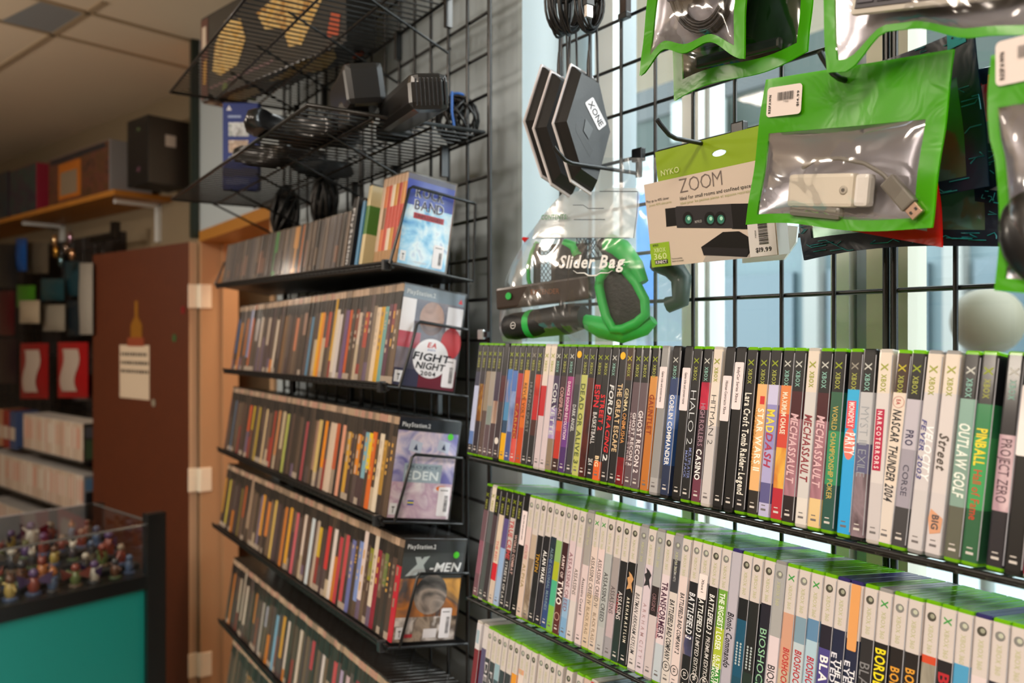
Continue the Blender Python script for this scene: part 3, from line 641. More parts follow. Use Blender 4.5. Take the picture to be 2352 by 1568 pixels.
 (2066, G, '3g', [(.27, '#1e1a1c'), (.75, '#6a2c34')], [('BORDERLANDS 2', '#d89a34', .35, .44, .6, 0, 'b')], '', 'black with amber letters and a red foot'),
 (2105, G, '3', [(.26, '#c84a2c'), (.3, 'art:#5a5a52,#9a968a,#3a3a34'), (.5, '#a08a48')], [], '', 'stone grey with an orange line'),
 (2140, G, '3x', [(.26, '#1c1a20')], [('BULLET', '#b02430', .32, .36, .66, 0, 'b')], '', 'black with dark red letters'),
 (2180, G, '3g', [(.25, '#4a9ac8'), (.6, '#3c8cc0')], [], '', 'clear sky blue'),
 (2215, 'p', '3', [(.28, '#d8ccd0'), (.5, '#cfc6cc')], [], '', 'all white'),
 (2255, G, '3g', [(.28, '#2a2a38'), (.5, '#22222c')], [], '', 'white headed black nearest but one'),
 (2308, G, '3g', [(.27, '#2a2830'), (.5, '#3c2a30')], [], '', 'white headed black nearest the frame edge'),
 (2352, G, '3', [(.27, '#3a3038')], [], '', 'white headed dark case at the frame edge'),
]
ROW3 = [
 (1096, 'w', 'n', [(0, '#d4d2d8'), (.24, '#7a2430')], [], 'patch', 'white headed dark red'),
 (1111, 'w', 'n', [(0, '#cfcbce'), (.2, '#5a5074')], [], '', 'white headed violet grey'),
 (1122, G, '3g', [(.26, '#3c3a40')], [('DEAD', '#cfccd4', .3, .4, .6, 0)], '', 'black with big pale letters'),
 (1134, G, '3g', [(.27, '#404046')], [('FALL', '#c8c6ce', .36, .3, .5, 0)], '', 'charcoal with pale letters'),
 (1145, G, '3', [(.26, '#90b0c0'), (.4, '#4a5a64')], [], '', 'ice blue'),
 (1158, G, '3g', [(.29, '#3a3e44')], [], '', 'slate black'),
 (1171, G, '3', [(.29, '#3c3a40')], [], '', 'graphite'),
 (1184, G, '3', [(.26, '#e0962c'), (.6, '#c8702a')], [], '', 'orange'),
 (1197, G, '3g', [(.2, '#d8a080'), (.24, '#dcd0cc')], [], '', 'cream with a peach edge'),
 (1210, G, '3', [(.28, '#d0c6c6')], [], '', 'plain cream'),
 (1223, G, '3', [(.3, '#26264a'), (.5, '#302c40')], [], '', 'dark indigo'),
 (1238, G, '3g', [(.28, '#a8c8d4'), (.5, '#c0ccd0')], [], '', 'pale aqua'),
 (1252, G, '3', [(.28, '#c8beb8')], [], '', 'oatmeal'),
 (1266, G, '3', [(.28, '#4a4038')], [], '', 'dark brown'),
 (1280, G, '3g', [(.28, '#b4b0ac')], [], '', 'stone'),
 (1303, G, '3', [(.28, '#c4bcb8')], [], '', 'warm white'),
 (1325, G, '3g', [(.28, '#a49c98')], [], '', 'fog grey'),
 (1341, G, 'n', [(0, '#c8b0a8'), (.2, '#6a4a48')], [], '', 'rose brown'),
 (1356, 'w', 'n', [(0, '#c03038'), (.3, '#a02430')], [], '', 'scarlet'),
 (1376, K, 'n', None, [], '', 'plain black'),
 (1392, G, '3', [(.28, '#9a9490')], [], '', 'ash'),
 (1408, G, '3', [(.28, '#8a8480')], [], '', 'dim ash'),
 (1424, G, '3', [(.28, '#8a8480')], [], '', 'dim grey'),
 (1440, G, '3', [(.28, '#7a7470')], [], '', 'dusk grey'),
]
def extras(ob, b, ex, dark):
    fr = spine_frame()
    if ex == 'ball': b.disc(fr, 0.155, 0, 0.0055, mat('#d8d4d0', 0.4), 0.0004)
    if ex == 'ring' : b.ring(fr, 0.158, 0, 0.0058, 0.0048, mat('#c8a89a', 0.4), 0.0004)
    if ex in ('ea', 'eax'): b.ring(fr, 0.160, 0, 0.0062, 0.0054, mat('#d8d4d4' if dark else '#3a3a3c', 0.4), 0.0004); b.text(fr, 'EA', 0.1575, -0.002, 0.004, mat('#d8d4d4' if dark else '#3a3a3c', 0.4), w=0.005, style='b', lift=0.0005)
    if ex == 'easeal': b.ring(fr, 0.0475, 0, 0.0058, 0.0052, mat('#c89a94', 0.4), 0.0004); b.text(fr, 'EA', 0.045, -0.002, 0.004, mat('#b85a58', 0.4), w=0.005, style='b', lift=0.0005)
    if ex == 'bigseal': b.poly(fr, [(0.143, -0.005), (0.152, -0.0066), (0.166, -0.004), (0.163, 0.0055), (0.150, 0.0064)], mat('#cf9a7a', 0.4), 0.0003); b.text(fr, 'BIG', 0.148, -0.003, 0.006, mat('#4a4a50', 0.4), w=0.013, style='b', lift=0.0006)
    if ex == 'narc': b.rect(fr, 0.056, -0.0052, 0.060, 0.0086, mat('#b01c46', 0.4), 0.0003); b.text(fr, 'NARCOTERRORS', 0.058, -0.0032, 0.0046, mat('#ecdce0', 0.4), w=0.056, style='b', lift=0.0006, gap=0.3)
    if ex == 'mono':
        b.rect(fr, 0.050, -0.0052, 0.028, 0.0096, mat('#d84a58', 0.4), 0.0003); b.text(fr, 'MONOPOLY', 0.0515, -0.003, 0.006, mat('#f4e6e6', 0.4), w=0.025, style='b', lift=0.0006)
        b.disc(fr, 0.0935, 0, 0.016, mat('#e0786a', 0.4), 0.0002, 20, 0.0062)
    if ex == 'legochip': b.rect(fr, 0.052, -0.001, 0.009, 0.006, mat('#c83030', 0.4), 0.0003)
    if ex == 'bat':
        c = mat('#c89a6a' if dark else '#2c2c30', 0.4); x0 = 0.074 if dark else 0.062
        b.poly(fr, [(x0 - .012, -.004), (x0 - .006, -.002), (x0 - .003, -.006), (x0 + .004, -.003), (x0 + .012, -.0055), (x0 + .009, .002), (x0 + .014, .006), (x0 + .002, .003), (x0 - .004, .0062), (x0 - .009, .002)], c, 0.0004)
    if ex == 'dots':
        for i in range(16): b.disc(fr, 0.100 + 0.0033 * (i // 2), -0.0024 + 0.0048 * (i % 2), 0.0014, mat('#aab8bc', 0.4), 0.0004, 8)
    if ex == 'patch': b.rect(fr, 0.012, -0.004, 0.022, 0.008, mat('#9ab4c4', 0.4), 0.0003)
    if ex == 'ydot': sticker_child(ob, .062, 0, '#f0b41c', dot=True)
    if ex == 'lab': sticker_child(ob, .13, .29, '#e4d8dc', 'Game title and system name')
    if ex == 'lab2': sticker_child(ob, .17, .29, '#e4d8dc', 'Hitman Contracts Xbox')
    if ex == 'lab3': sticker_child(ob, .08, .3, '#e8dade', 'IndyCar Series Xbox')
    if ex == 'lab4': sticker_child(ob, .14, .33, '#e8e2e4', None)
    if ex == 'tan': sticker_child(ob, .0, .36, '#d89a5c', None, wide=.72)
    if ex == 'eax': sticker_child(ob, .2, .16, '#e6dcdc', 'Xbox 1')
def lum(c):
    if c.startswith('art:'): c = c[4:].split(',')[0]
    l = lin(c); return 0.3 * l[0] + 0.6 * l[1] + 0.1 * l[2]
def edge_highlight(b, dark):
    # the wrap's edge highlight, painted as a pale tube, and the rating marks below
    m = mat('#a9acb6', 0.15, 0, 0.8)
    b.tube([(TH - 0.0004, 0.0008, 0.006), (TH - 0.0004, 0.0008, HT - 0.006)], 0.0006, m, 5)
    fr = spine_frame(); k = mat('#c8c4c0' if dark else '#6a6668', 0.5)
    b.rect(fr, 0.1745, -0.0032, 0.0022, 0.0064, k, 0.0002); b.rect(fr, 0.1705, -0.0028, 0.001, 0.005, k, 0.0002)
ROWNAME = {1: 'upper', 2: 'middle', 3: 'lower'}
def window_row(row, data, leanf):
    zb = ZROW[row]; X = -99; n = len(data); dz = [0.0] * n
    for i, (px, sh, hdr, bands, texts, ex, words) in enumerate(data):
        px2 = px
        x = max(WX(px2, YT0), X + 0.0005)
        lean = leanf(px)
        X = x + TH + 2 * EP
        full = []
        if hdr in HDR: full.append((0, HDR[hdr][0]))
        elif hdr in ('3', '3g', '3x'): full.append((0, W3))
        full += bands or []
        if not bands and sh == K: full = [(0, '#121214')]
        lab = '%s game case, %s from the wall end of the %s window shelf' % (words, ordw(i + 1), ROWNAME[row])
        lab = lab.replace('plain black with a white name sticker', 'black stickered').replace('plain black with a lowered white sticker', 'black low stickered').replace('plain black with a readable white sticker', 'black stickered')
        if len(lab.split()) > 16: lab = '%s game case, %s from wall end of %s window shelf' % (words, ordw(i + 1), ROWNAME[row])
        if len(lab.split()) > 16: lab = '%s case, %s from wall end, %s window shelf' % (words, ordw(i + 1), ROWNAME[row])
        dark = lum(full[-1][1]) < 0.18 if full else True
        def fill(b, hdr=hdr, texts=texts):
            spine_header(b, hdr)
            for t in texts:
                spine_text(b, t[0], t[1 + 1], t[3], t[4], t[1], t[5], *(t[6:7] or ('r',)), *(t[7:8] or (0.0,)), *(t[8:9] or (0.09,)))
        ob = bpy.data.objects.new('green_game_case', shell_mesh(sh)); COL.objects.link(ob); tag(ob, lab, 'game case', 'game cases on the window shelves')
        b = MB()
        if full:
            b = sleeve(full); edge_highlight(b, dark)
        fill(b)
        extras(ob, b, ex, dark)
        if b.f:
            s = bpy.data.objects.new('paper_sleeve', mesh_of(b, 'paper_sleeve')); COL.objects.link(s); s.parent = ob
        # the top edge is where it was measured; the foot swings out by the lean
        jy = rnd.uniform(-0.0012, 0.0012)
        xf = x - HT * math.sin(lean)
        place(ob, xf, YB0 + jy, zb + (0.003 if sh in 'kwc' else 0.0) * 0, TILT, lean)
    return X
window_row(1, ROW1, lambda px: R(0.0) if px < 2040 else R(2.3))
window_row(2, ROW2, lambda px: R(2.6) if px < 1200 else R(1.6) if px < 1330 else R(0.6))
window_row(3, ROW3, lambda px: R(0.8))

# ---------------------------------------------------------------- wire shelves under those rows
def wire_shelf(row, X0, X1):
    zb = ZROW[row]
    def P(X, d, up=0.0): return Vector((X, YB0 + d * math.cos(TILT) + up * math.sin(TILT), zb - d * math.sin(TILT) + up * math.cos(TILT)))
    t = thing('wire_shelf', 'black slanted wire shelf under the %s row of green cases on the window grid' % ROWNAME[row], 'shelf', P(X0, 0.13, -0.01), 'wire shelves on the window grid')
    b = MB()
    for d in (0.05, 0.098, 0.146): b.tube([P(X0, d, -0.0052), P(X1, d, -0.0052)], 0.0026, WIRE, 6)
    x = X0 + 0.01
    while x < X1:
        b.tube([P(x, -0.009, -0.002), P(x, -0.006, -0.0066), P(x, 0.146, -0.0023), ], 0.0018, WIRE, 5); x += 0.0254
    build(b, 'wire_deck', t)
    b = MB(); b.tube([P(X0, -0.008, -0.0035), P(X1, -0.008, -0.0035)], 0.0026, WIRE, 8); b.tube([P(X0, 0.006, -0.0085), P(X1, 0.006, -0.0085)], 0.0022, WIRE, 8); build(b, 'front_rail', t)
    b = MB(); b.tube([P(X0 - 0.004, 0.146, -0.004), P(X0 - 0.004, 0.02, -0.004), P(X0 - 0.004, 0.0, -0.003), P(X0 - 0.002, -0.011, -0.004)], 0.003, WIRE, 8); build(b, 'end_loop', t)
    for xx in (WX(1690, 0.9), -0.531):
        if X0 < xx < X1:
            b = MB(); b.box((xx - 0.006, 0.884, zb - 0.045), (xx + 0.006, 0.9065, zb - 0.016), WIRE, bev=0.002); build(b, 'bracket', t)
wire_shelf(1, WX(1086, 0.745), 0.25); wire_shelf(2, WX(1082, 0.745), 0.25); wire_shelf(3, WX(1078, 0.745), 0.1)
# ---------------------------------------------------------------- wire grid panels in front of the window
def grid_panel(name, label, frame, u0, u1, ucols, zrows, z0, z1, r=0.0030, re=0.0042):
    """frame: function (u, d, z) -> point; d is depth towards the wall"""
    t = thing(name, label, 'grid panel', frame((u0 + u1) / 2, 0, z0))
    b = MB()
    for z in zrows: b.tube([frame(u0, 0, z), frame(u1, 0, z)], r, WIRE, 6)
    for u in ucols: b.tube([frame(u, -0.0052, z0), frame(u, -0.0052, z1)], r, WIRE, 6)
    build(b, 'wire_mesh', t)
    for u in (u0, u1):
        b = MB(); b.tube([frame(u, -0.002, z0), frame(u, -0.002, z1)], re, WIRE, 8); build(b, 'edge_bar', t)
    return t
YGR = 0.915
fw = lambda u, d, z: Vector((u, YGR + d, z))
zr = [1.691 + 0.0762 * k for k in range(-13, 9)]
grid_panel('wire_grid_panel', 'black wire grid panel across the window behind the green game cases', fw, -1.138, -0.5345, [-0.8288 + 0.0762 * k for k in range(-3, 4)], zr, 0.0, 2.4)
grid_panel('wire_grid_panel', 'black wire grid panel beside it, joined at the double upright, nearest the viewer', fw, -0.5245, 0.1, [-0.4533 + 0.0762 * k for k in range(0, 7)], zr, 0.0, 2.4)
# ================================================================= the game rack on the wall
NB, NT = -0.163, -0.135
TR = R(8.4)
def rp(s, d, up, zb):             # point in a slanted shelf's own frame: d behind the spine feet, up off the deck
    return RK(s, NB + d * math.cos(TR) + up * math.sin(TR), zb - d * math.sin(TR) + up * math.cos(TR))
fr_ = lambda u, d, z: RK(u, d + 0.011, z)
zr2 = [2.0106 + 0.0762 * k for k in range(-25, 10)]
for (a, c, lab) in ((-0.6, 0.0, 'black wire grid panel on the blue-grey wall at the cover end of the game rack'), (-1.215, -0.612, 'black wire grid panel at the doorway end of the game rack')):
    grid_panel('wire_grid_panel', lab, fr_, a, c, [c - 0.0762 * k for k in range(1, 8)], zr2, 0.0, 2.72, 0.0034, 0.0046)
b = MB(); p = RK(0.0, -0.006, 1.64); b.box(p + Vector((-0.009, -0.006, -0.009)), p + Vector((0.009, 0.0, 0.009)), mat('#b8bcc0', 0.3, 0.4), bev=0.002); b.box(p + Vector((0.010, -0.004, -0.005)), p + Vector((0.021, 0.002, 0.005)), BLACK)
build(b, 'mount_clip', label='small pale clip on the end upright of the rack grid', category='clip')
WARM_LIT_BLACKS = ['#4a3e35', '#3c332d', '#5c4c40', '#463a34', '#6a5848', '#54423a', '#3a3330', '#574a48', '#4a3a3c']  # black inserts, with the warm light's reflection painted in as brown
CN = {}
def cname(c):
    l = [int(c.lstrip('#')[i:i + 2], 16) for i in (0, 2, 4)]; mx, mn = max(l), min(l)
    import colorsys
    h, s_, v = colorsys.rgb_to_hsv(*[q / 255 for q in l]); h *= 360
    if v < 0.5 and s_ < 0.42 and (h < 60 or h > 320): return 'dark brown'
    if s_ < 0.16: return 'pale grey' if v > 0.6 else 'grey'
    if s_ < 0.32 and v > 0.62 and 15 < h < 60: return 'cream'
    nm = 'red' if h < 14 or h > 345 else 'orange' if h < 34 else 'yellow' if h < 62 else 'green' if h < 160 else 'teal' if h < 195 else 'blue' if h < 250 else 'purple' if h < 300 else 'pink'
    if nm == 'orange' and v < 0.6: nm = 'brown'
    return nm
def rack_row(row, zL, zR, sL, sR, anchors, rname, cover=None, skip_to=None):
    """cases shoulder to shoulder from sL to sR; anchors: (s, colour) of the spines that catch the eye"""
    pitch = 0.0174; n = int((sR - sL) / pitch); T = 0.0166
    cols = [None] * n
    for (s, c) in anchors:
        i = int(round((s - sL) / pitch - 0.5))
        if 0 <= i < n: cols[i] = c
    for i in range(n):
        s = sR - (n - i) * pitch; z = zL + (zR - zL) * (s - sL) / (sR - sL)
        c = cols[i] or rnd.choice(WARM_LIT_BLACKS)
        head = rnd.choice(['#2c2723', '#332c27', '#3a322c', '#262220']); tab = rnd.choice(['#ab927a', '#a08a76', '#b89e88', '#8a7766', '#b08878'])
        q = rnd.random(); c2 = c if q < 0.45 else rnd.choice(WARM_LIT_BLACKS + ['#9a8a7a', '#b8a890', '#7a4a3a', '#6a5a70', '#c0762c', '#8a3a34'])
        f2 = rnd.uniform(0.45, 0.85); bands = [(0, tab), (0.075, head), (rnd.choice((0.2, 0.22, 0.26)), c), (f2, c2)]
        if q > 0.9: bands = [(0, tab), (0.075, c), (0.8, c2)]
        if rnd.random() < 0.25: bands.append((0.93, '#a89a8c'))
        nm = '%s spined game case, %s from the doorway end of the rack\'s %s shelf' % (cname(c), ordw(i + 1), rname)
        if i == n - 1 and cover: nm = cover
        ob = bpy.data.objects.new('rack_game_case', shell_mesh('d', T)); COL.objects.link(ob); tag(ob, nm, 'game case', 'game cases on the rack\'s %s shelf' % rname)
        b = sleeve(bands, T)
        fr = spine_frame(T=T)
        if i > n - 14:
            b.text(fr, rnd.choice(('III', 'HII', 'IHI')), 0.05, -0.003, 0.006, mat(rnd.choice(('#b8a898', '#8a7a6a', '#c89a4a')), 0.5), w=rnd.uniform(0.03, 0.08), lift=0.0003)
        sp = bpy.data.objects.new('paper_sleeve', mesh_of(b, 'paper_sleeve')); COL.objects.link(sp); sp.parent = ob
        ob.location = RK(s, NB + rnd.uniform(-.0012, .0012), z); ob.rotation_euler = (-TR, 0, -PH)
    return ob, T
def WRs(x, y, n=NB): return WR(x, y, n)
(s1L, z1L), (s1R, z1R) = WRs(508, 655), WRs(908, 606)
(s2L, z2L), (s2R, z2R) = WRs(526, 850), WRs(897, 885)
(s3L, z3L), (s3R, z3R) = WRs(512, 1030), WRs(886, 1192)
(s4L, z4L), (s4R, z4R) = WRs(500, 1204), WRs(897, 1480)
(s5L, z5L) = WRs(514, 1424); z5R = z5L + 0.02
z6 = z5L - 0.245
def anch(lst, scale, ox, oy, ymid):
    return [(WRs(ox + x / scale, oy + ymid(x) / scale, -0.149)[0], c) for x, c in lst]
A2 = anch([(190, '#b8a894'), (225, '#4a6a9a'), (250, '#d88a2a'), (285, '#b06a3a'), (310, '#8088b0'), (330, '#c06a3a'), (370, '#b0aaa8'), (405, '#cfc2b4'), (460, '#b8a898'), (540, '#cdbfae'), (600, '#7a5a3a'), (690, '#c07a5a'), (750, '#9a7a6a'), (820, '#5a88a8'), (870, '#e0a828'), (905, '#d8862a'), (940, '#a84a3a'), (985, '#c89a30'), (1010, '#d0c4b4'), (1045, '#c8c0c0'), (1080, '#6a5078'), (1110, '#c05a28'), (1170, '#7a3a2a'), (1205, '#c8b8a8'), (1250, '#a84a3c'), (1310, '#8a7a68'), (1340, '#d8c4aa'), (1370, '#c89a28'), (1400, '#6aa0a0'), (1440, '#5a3a4a'), (1470, '#8a4a4a')], 3.564, 480, 640, lambda x: 480)
A3 = anch([(140, '#a8703a'), (215, '#5a7088'), (330, '#c0542c'), (370, '#c8a82c'), (420, '#b0983a'), (480, '#c8b088'), (545, '#b04030'), (590, '#c88a5a'), (620, '#b8a88a'), (650, '#a8b05a'), (820, '#a04a50'), (900, '#9a7a6a'), (935, '#c8b070'), (985, '#e08a20'), (1020, '#c8b4a0'), (1050, '#cbb9a8'), (1090, '#b85a38'), (1120, '#d89a80'), (1180, '#c89a3a'), (1275, '#d8862a'), (1345, '#7aa8b8'), (1372, '#e0c020'), (1400, '#d0682c'), (1445, '#d8ccb8'), (1490, '#a8823a')], 3.794, 480, 860, lambda x: 380 + (x - 140) * 0.3)
A4 = anch([(95, '#b8862a'), (125, '#c8b84a'), (205, '#7a6a30'), (235, '#c0602a'), (270, '#a8907a'), (340, '#7a7088'), (355, '#d8982c'), (385, '#d0803c'), (430, '#d8b860'), (500, '#c87a30'), (530, '#d8a030'), (580, '#c8606a'), (635, '#d8c8bc'), (690, '#c8d4dc'), (720, '#b8a898'), (745, '#c8a830'), (790, '#c83a38'), (830, '#d8d0cc'), (870, '#b8404a'), (920, '#c04a50'), (960, '#6a70a8'), (1000, '#7a90c8'), (1030, '#d8c8c4'), (1070, '#8a8a30'), (1100, '#d0c4b4'), (1130, '#8a2838'), (1180, '#6a7a40'), (1240, '#b82838')], 2.97, 480, 1040, lambda x: 300 + (x - 95) * 0.55)
A5 = anch([(130, '#3a4468'), (155, '#c07838'), (200, '#d0c4b4'), (225, '#cfc4b6'), (250, '#c8bcae'), (310, '#b0763a'), (350, '#a8a09a'), (385, '#a0a0b0'), (445, '#7aa8c8'), (490, '#c89838'), (530, '#d0c4bc'), (595, '#c8bcb0'), (690, '#b0404a'), (760, '#d0c8c8'), (830, '#b84a50'), (880, '#a898b8'), (930, '#c0a8b0'), (980, '#8a3a44'), (1040, '#b83a40')], 2.97, 480, 1040, lambda x: 950 + (x - 130) * 0.62)
c2, T2 = rack_row(2, z2L, z2R, s2L, s2R, A2, 'second', 'boxing game case facing out with a white disc on its cover')
c3, _ = rack_row(3, z3L, z3R, s3L, s3R, A3, 'third', 'game case facing out with a pale violet cover and a green dot')
c4, _ = rack_row(4, z4L, z4R, s4L, s4R, A4, 'fourth', 'game case facing out with big silver letters over a dark and orange cover')
c5, _ = rack_row(5, z5L, z5R, s5L, s4R, A5, 'fifth')
rack_row(6, z6, z6 + 0.015, s5L - 0.005, s5L + 0.40, [], 'lowest')

# ---- top game shelf: slim jewel cases, then taller handheld-game cases
JT, JD, JH = 0.0108, 0.120, 0.125
jcols = ['#4a4038', '#3e362f', '#55483e', '#5c5048', '#463c36', '#6a5a4c', '#4a4242', '#3a342f']
sj0, sj1 = s1L, WRs(786, 610)[0]; n = int((sj1 - sj0) / 0.0125)
for i in range(n):
    s = sj0 + i * 0.0125; x_ = (s - sj0) / (sj1 - sj0); c = rnd.choice(jcols)
    if abs(x_ - 0.5) < 0.012: c = '#3c7a3c'
    if abs(x_ - 0.66) < 0.02: c = '#c08a4a'
    if 0.70 < x_ < 0.72: c = '#b86a34'
    ob = bpy.data.objects.new('jewel_case', shell_mesh('y', JT, JD, JH)); COL.objects.link(ob)
    tag(ob, 'slim %s jewel case, %s from the doorway end of the top game shelf' % (cname(c), ordw(i + 1)), 'disc case', 'jewel cases on the top game shelf')
    b = sleeve([(0, c), (rnd.uniform(.3, .7), rnd.choice([c, c, rnd.choice(jcols), '#7a5a4a'])), (0.86, c)], JT, JD, JH)
    sp = bpy.data.objects.new('paper_insert', mesh_of(b, 'paper_insert')); COL.objects.link(sp); sp.parent = ob
    z = z1L + (z1R - z1L) * (s - s1L) / (s1R - s1L)
    ob.location = RK(s, NB + rnd.uniform(0, .004), z); ob.rotation_euler = (-TR, rnd.choice((0, 0, 0.0)), -PH)
# one lettered tall case, a blue one, a cream and green one, then the handheld cases
HTp, HDp = 0.171, 0.104
sp0 = WRs(840, 615)[0]
specials = [(WRs(790, 612)[0], 0.0245, 0.132, 0.150, '#1c1c20', 'thick black case lettered in white', 'PlayStation'), (WRs(812, 612)[0], 0.0105, 0.12, 0.14, '#4a86b0', 'thin blue case', None), (WRs(822, 612)[0], 0.014, 0.118, 0.168, '#d0bf92', 'cream and green case', None)]
for (s, T, D, H, c, nm, tx) in specials:
    ob = bpy.data.objects.new('game_box', shell_mesh('d', T, D, H)); COL.objects.link(ob); tag(ob, nm + ' between the jewel cases and the handheld game cases', 'game case')
    bb = [(0, c)] if tx or c == '#4a86b0' else [(0, c), (.25, '#4a7a30'), (.6, c)]
    b = sleeve(bb, T, D, H)
    if tx: b.text(spine_frame(H, T=T), tx[::1], 0.02, -0.006, 0.012, mat('#d8d8da', 0.4), w=0.115, style='b', lift=0.0004)
    sp = bpy.data.objects.new('paper_sleeve', mesh_of(b, 'paper_sleeve')); COL.objects.link(sp); sp.parent = ob
    ob.location = RK(s, NB, z1L + (z1R - z1L) * (s - s1L) / (s1R - s1L)); ob.rotation_euler = (-TR, 0, -PH)
PT = 0.0138; n = 7; pc = ['#c0a890', '#c86a34', '#b8442c', '#d8c8b4', '#c08a30', '#a83a2c', '#c8884a']
for i in range(n):
    s = s1R - (n - i) * 0.0146; c = pc[i]
    ob = bpy.data.objects.new('handheld_game_case', shell_mesh('y', PT, HDp, HTp)); COL.objects.link(ob)
    tag(ob, 'tall %s handheld game case, %s from the jewel cases on the top game shelf' % (cname(c), ordw(i + 1)), 'game case', 'handheld game cases on the top game shelf')
    b = sleeve([(0, '#b89a80'), (.1, c), (.35, rnd.choice(['#b84030', '#c8b098', '#7a5a3a'])), (.6, c), (.85, '#a07848')], PT, HDp, HTp)
    sp = bpy.data.objects.new('paper_sleeve', mesh_of(b, 'paper_sleeve')); COL.objects.link(sp); sp.parent = ob
    ob.location = RK(s, NB, z1L + (z1R - z1L) * (s - s1L) / (s1R - s1L)); ob.rotation_euler = (-TR, 0, -PH); c1 = ob
c1['label'] = 'handheld game case facing out with a blue cover and a red banner'

# ---- the covers that face along the wall
def barcode(b, fr, x, y, w, h, m, vertical=False, seed=3):
    rr = random.Random(seed); p = 0.0
    L = h if vertical else w
    while p < L - 0.0008:
        q = rr.choice((0.0004, 0.0006, 0.0009)); 
        if vertical: b.rect(fr, x, y + p, w, min(q, L - p), m, 0.0011)
        else: b.rect(fr, x + p, y, min(q, L - p), h, m, 0.0011)
        p += q + rr.choice((0.0004, 0.0007))
def price(fr, ob, x, y, w, h, vertical=True, rad=0.003):
    b = MB(); b.poly(fr, rrect(x, y, w, h, rad), mat('#e6e2e6', 0.5), 0.0009)
    if vertical: barcode(b, fr, x + w * .55, y + h * .15, w * .3, h * .55, mat('#2a2a2e', 0.6), True); b.rect(fr, x + w * .15, y + h * .86, w * .65, h * .03, mat('#5a5a60', 0.6), 0.0011)
    else: barcode(b, fr, x + w * .3, y + h * .4, w * .45, h * .3, mat('#2a2a2e', 0.6))
    s = build(b, 'price_sticker', ob, local=True); s['label'] = 'white price sticker with a barcode'; return s
def cover(ob, T, D, H, fill):
    fr = (Vector((T + 0.0004, 0.003, 0.0035)), Vector((0, 1, 0)), Vector((0, 0, 1)), Vector((1, 0, 0)))
    b = MB(); w, h = D - 0.007, H - 0.007; fill(b, fr, w, h); s = build(b, 'front_cover', ob, local=True); return fr, w, h
def ps2(b, fr, w, h, c): b.rect(fr, 0, h * .875, w, h * .125, mat(c, 0.35, 0, 0.6), 0.0002); b.text(fr, 'PlayStation.2', w * .05, h * .915, h * .042, mat('#d4d8dc', 0.4), w=w * .46, style='b')
def trating(b, fr, w, h, x=.02):
    b.rect(fr, w * x, h * .03, w * .12, h * .115, mat('#dcdce0', 0.45), 0.0005); b.text(fr, 'T', w * (x + .04), h * .05, h * .06, mat('#26262a', 0.5), w=w * .045, style='b', lift=0.0008)
def f_fight(b, fr, w, h):
    b.rect(fr, 0, 0, w, h, art(['#4c4c5a', '#6a6470', '#8a8288'], 14, 3), 0.0001); ps2(b, fr, w, h, '#6d7884')
    b.rect(fr, w * .74, h * .58, w * .26, h * .27, mat('#d2cdd2', 0.4, 0, 0.5), 0.0003); b.rect(fr, 0, h * .5, w * .22, h * .37, mat('#dcd8dc', 0.4, 0, 0.5), 0.0003)
    b.disc(fr, w * .5, h * .70, w * .2, art(['#8a6a5c', '#a88474', '#6a4c44'], 20, 5), 0.0003, 24, h * .17)
    b.disc(fr, w * .86, h * .48, w * .17, mat('#b8343a', 0.35, 0, 0.5), 0.0004, 24, h * .16); b.rect(fr, 0, h * .38, w * .35, h * .16, mat('#b04a58', 0.4, 0, 0.5), 0.00035)
    b.rect(fr, w * .4, 0, w * .6, h * .2, mat('#6a1c2c', 0.4, 0, 0.5), 0.0003); b.rect(fr, 0, 0, w * .4, h * .17, mat('#33334a', 0.4, 0, 0.5), 0.0003)
    b.disc(fr, w * .56, h * .30, w * .29, mat('#e4e2e6', 0.4, 0, 0.5), 0.0006, 32, h * .2)
    for sx in (1, -1):
        x = w * .75; y = h * .895
    b.poly(fr, [(w * .9, h * .9), (w * .97, h * .9), (w * .94, h * .95)], mat('#c82c34', 0.4), 0.0006)
    b.text(fr, 'EA', w * .48, h * .41, h * .05, mat('#c83c3c', 0.4), w=w * .15, style='b', lift=0.0009, shear=.2); b.text(fr, 'SPORTS', w * .49, h * .375, h * .02, mat('#5a7ab0', 0.4), w=w * .13, lift=0.0009)
    k = mat('#1d1f26', 0.4)
    b.text(fr, 'FIGHT', w * .27, h * .275, h * .075, k, w=w * .6, style='b', lift=0.001, shear=.2); b.text(fr, 'NIGHT', w * .33, h * .19, h * .065, k, w=w * .47, style='b', lift=0.001, shear=.2); b.text(fr, '2004', w * .42, h * .125, h * .042, k, w=w * .25, style='b', lift=0.001)
    trating(b, fr, w, h)
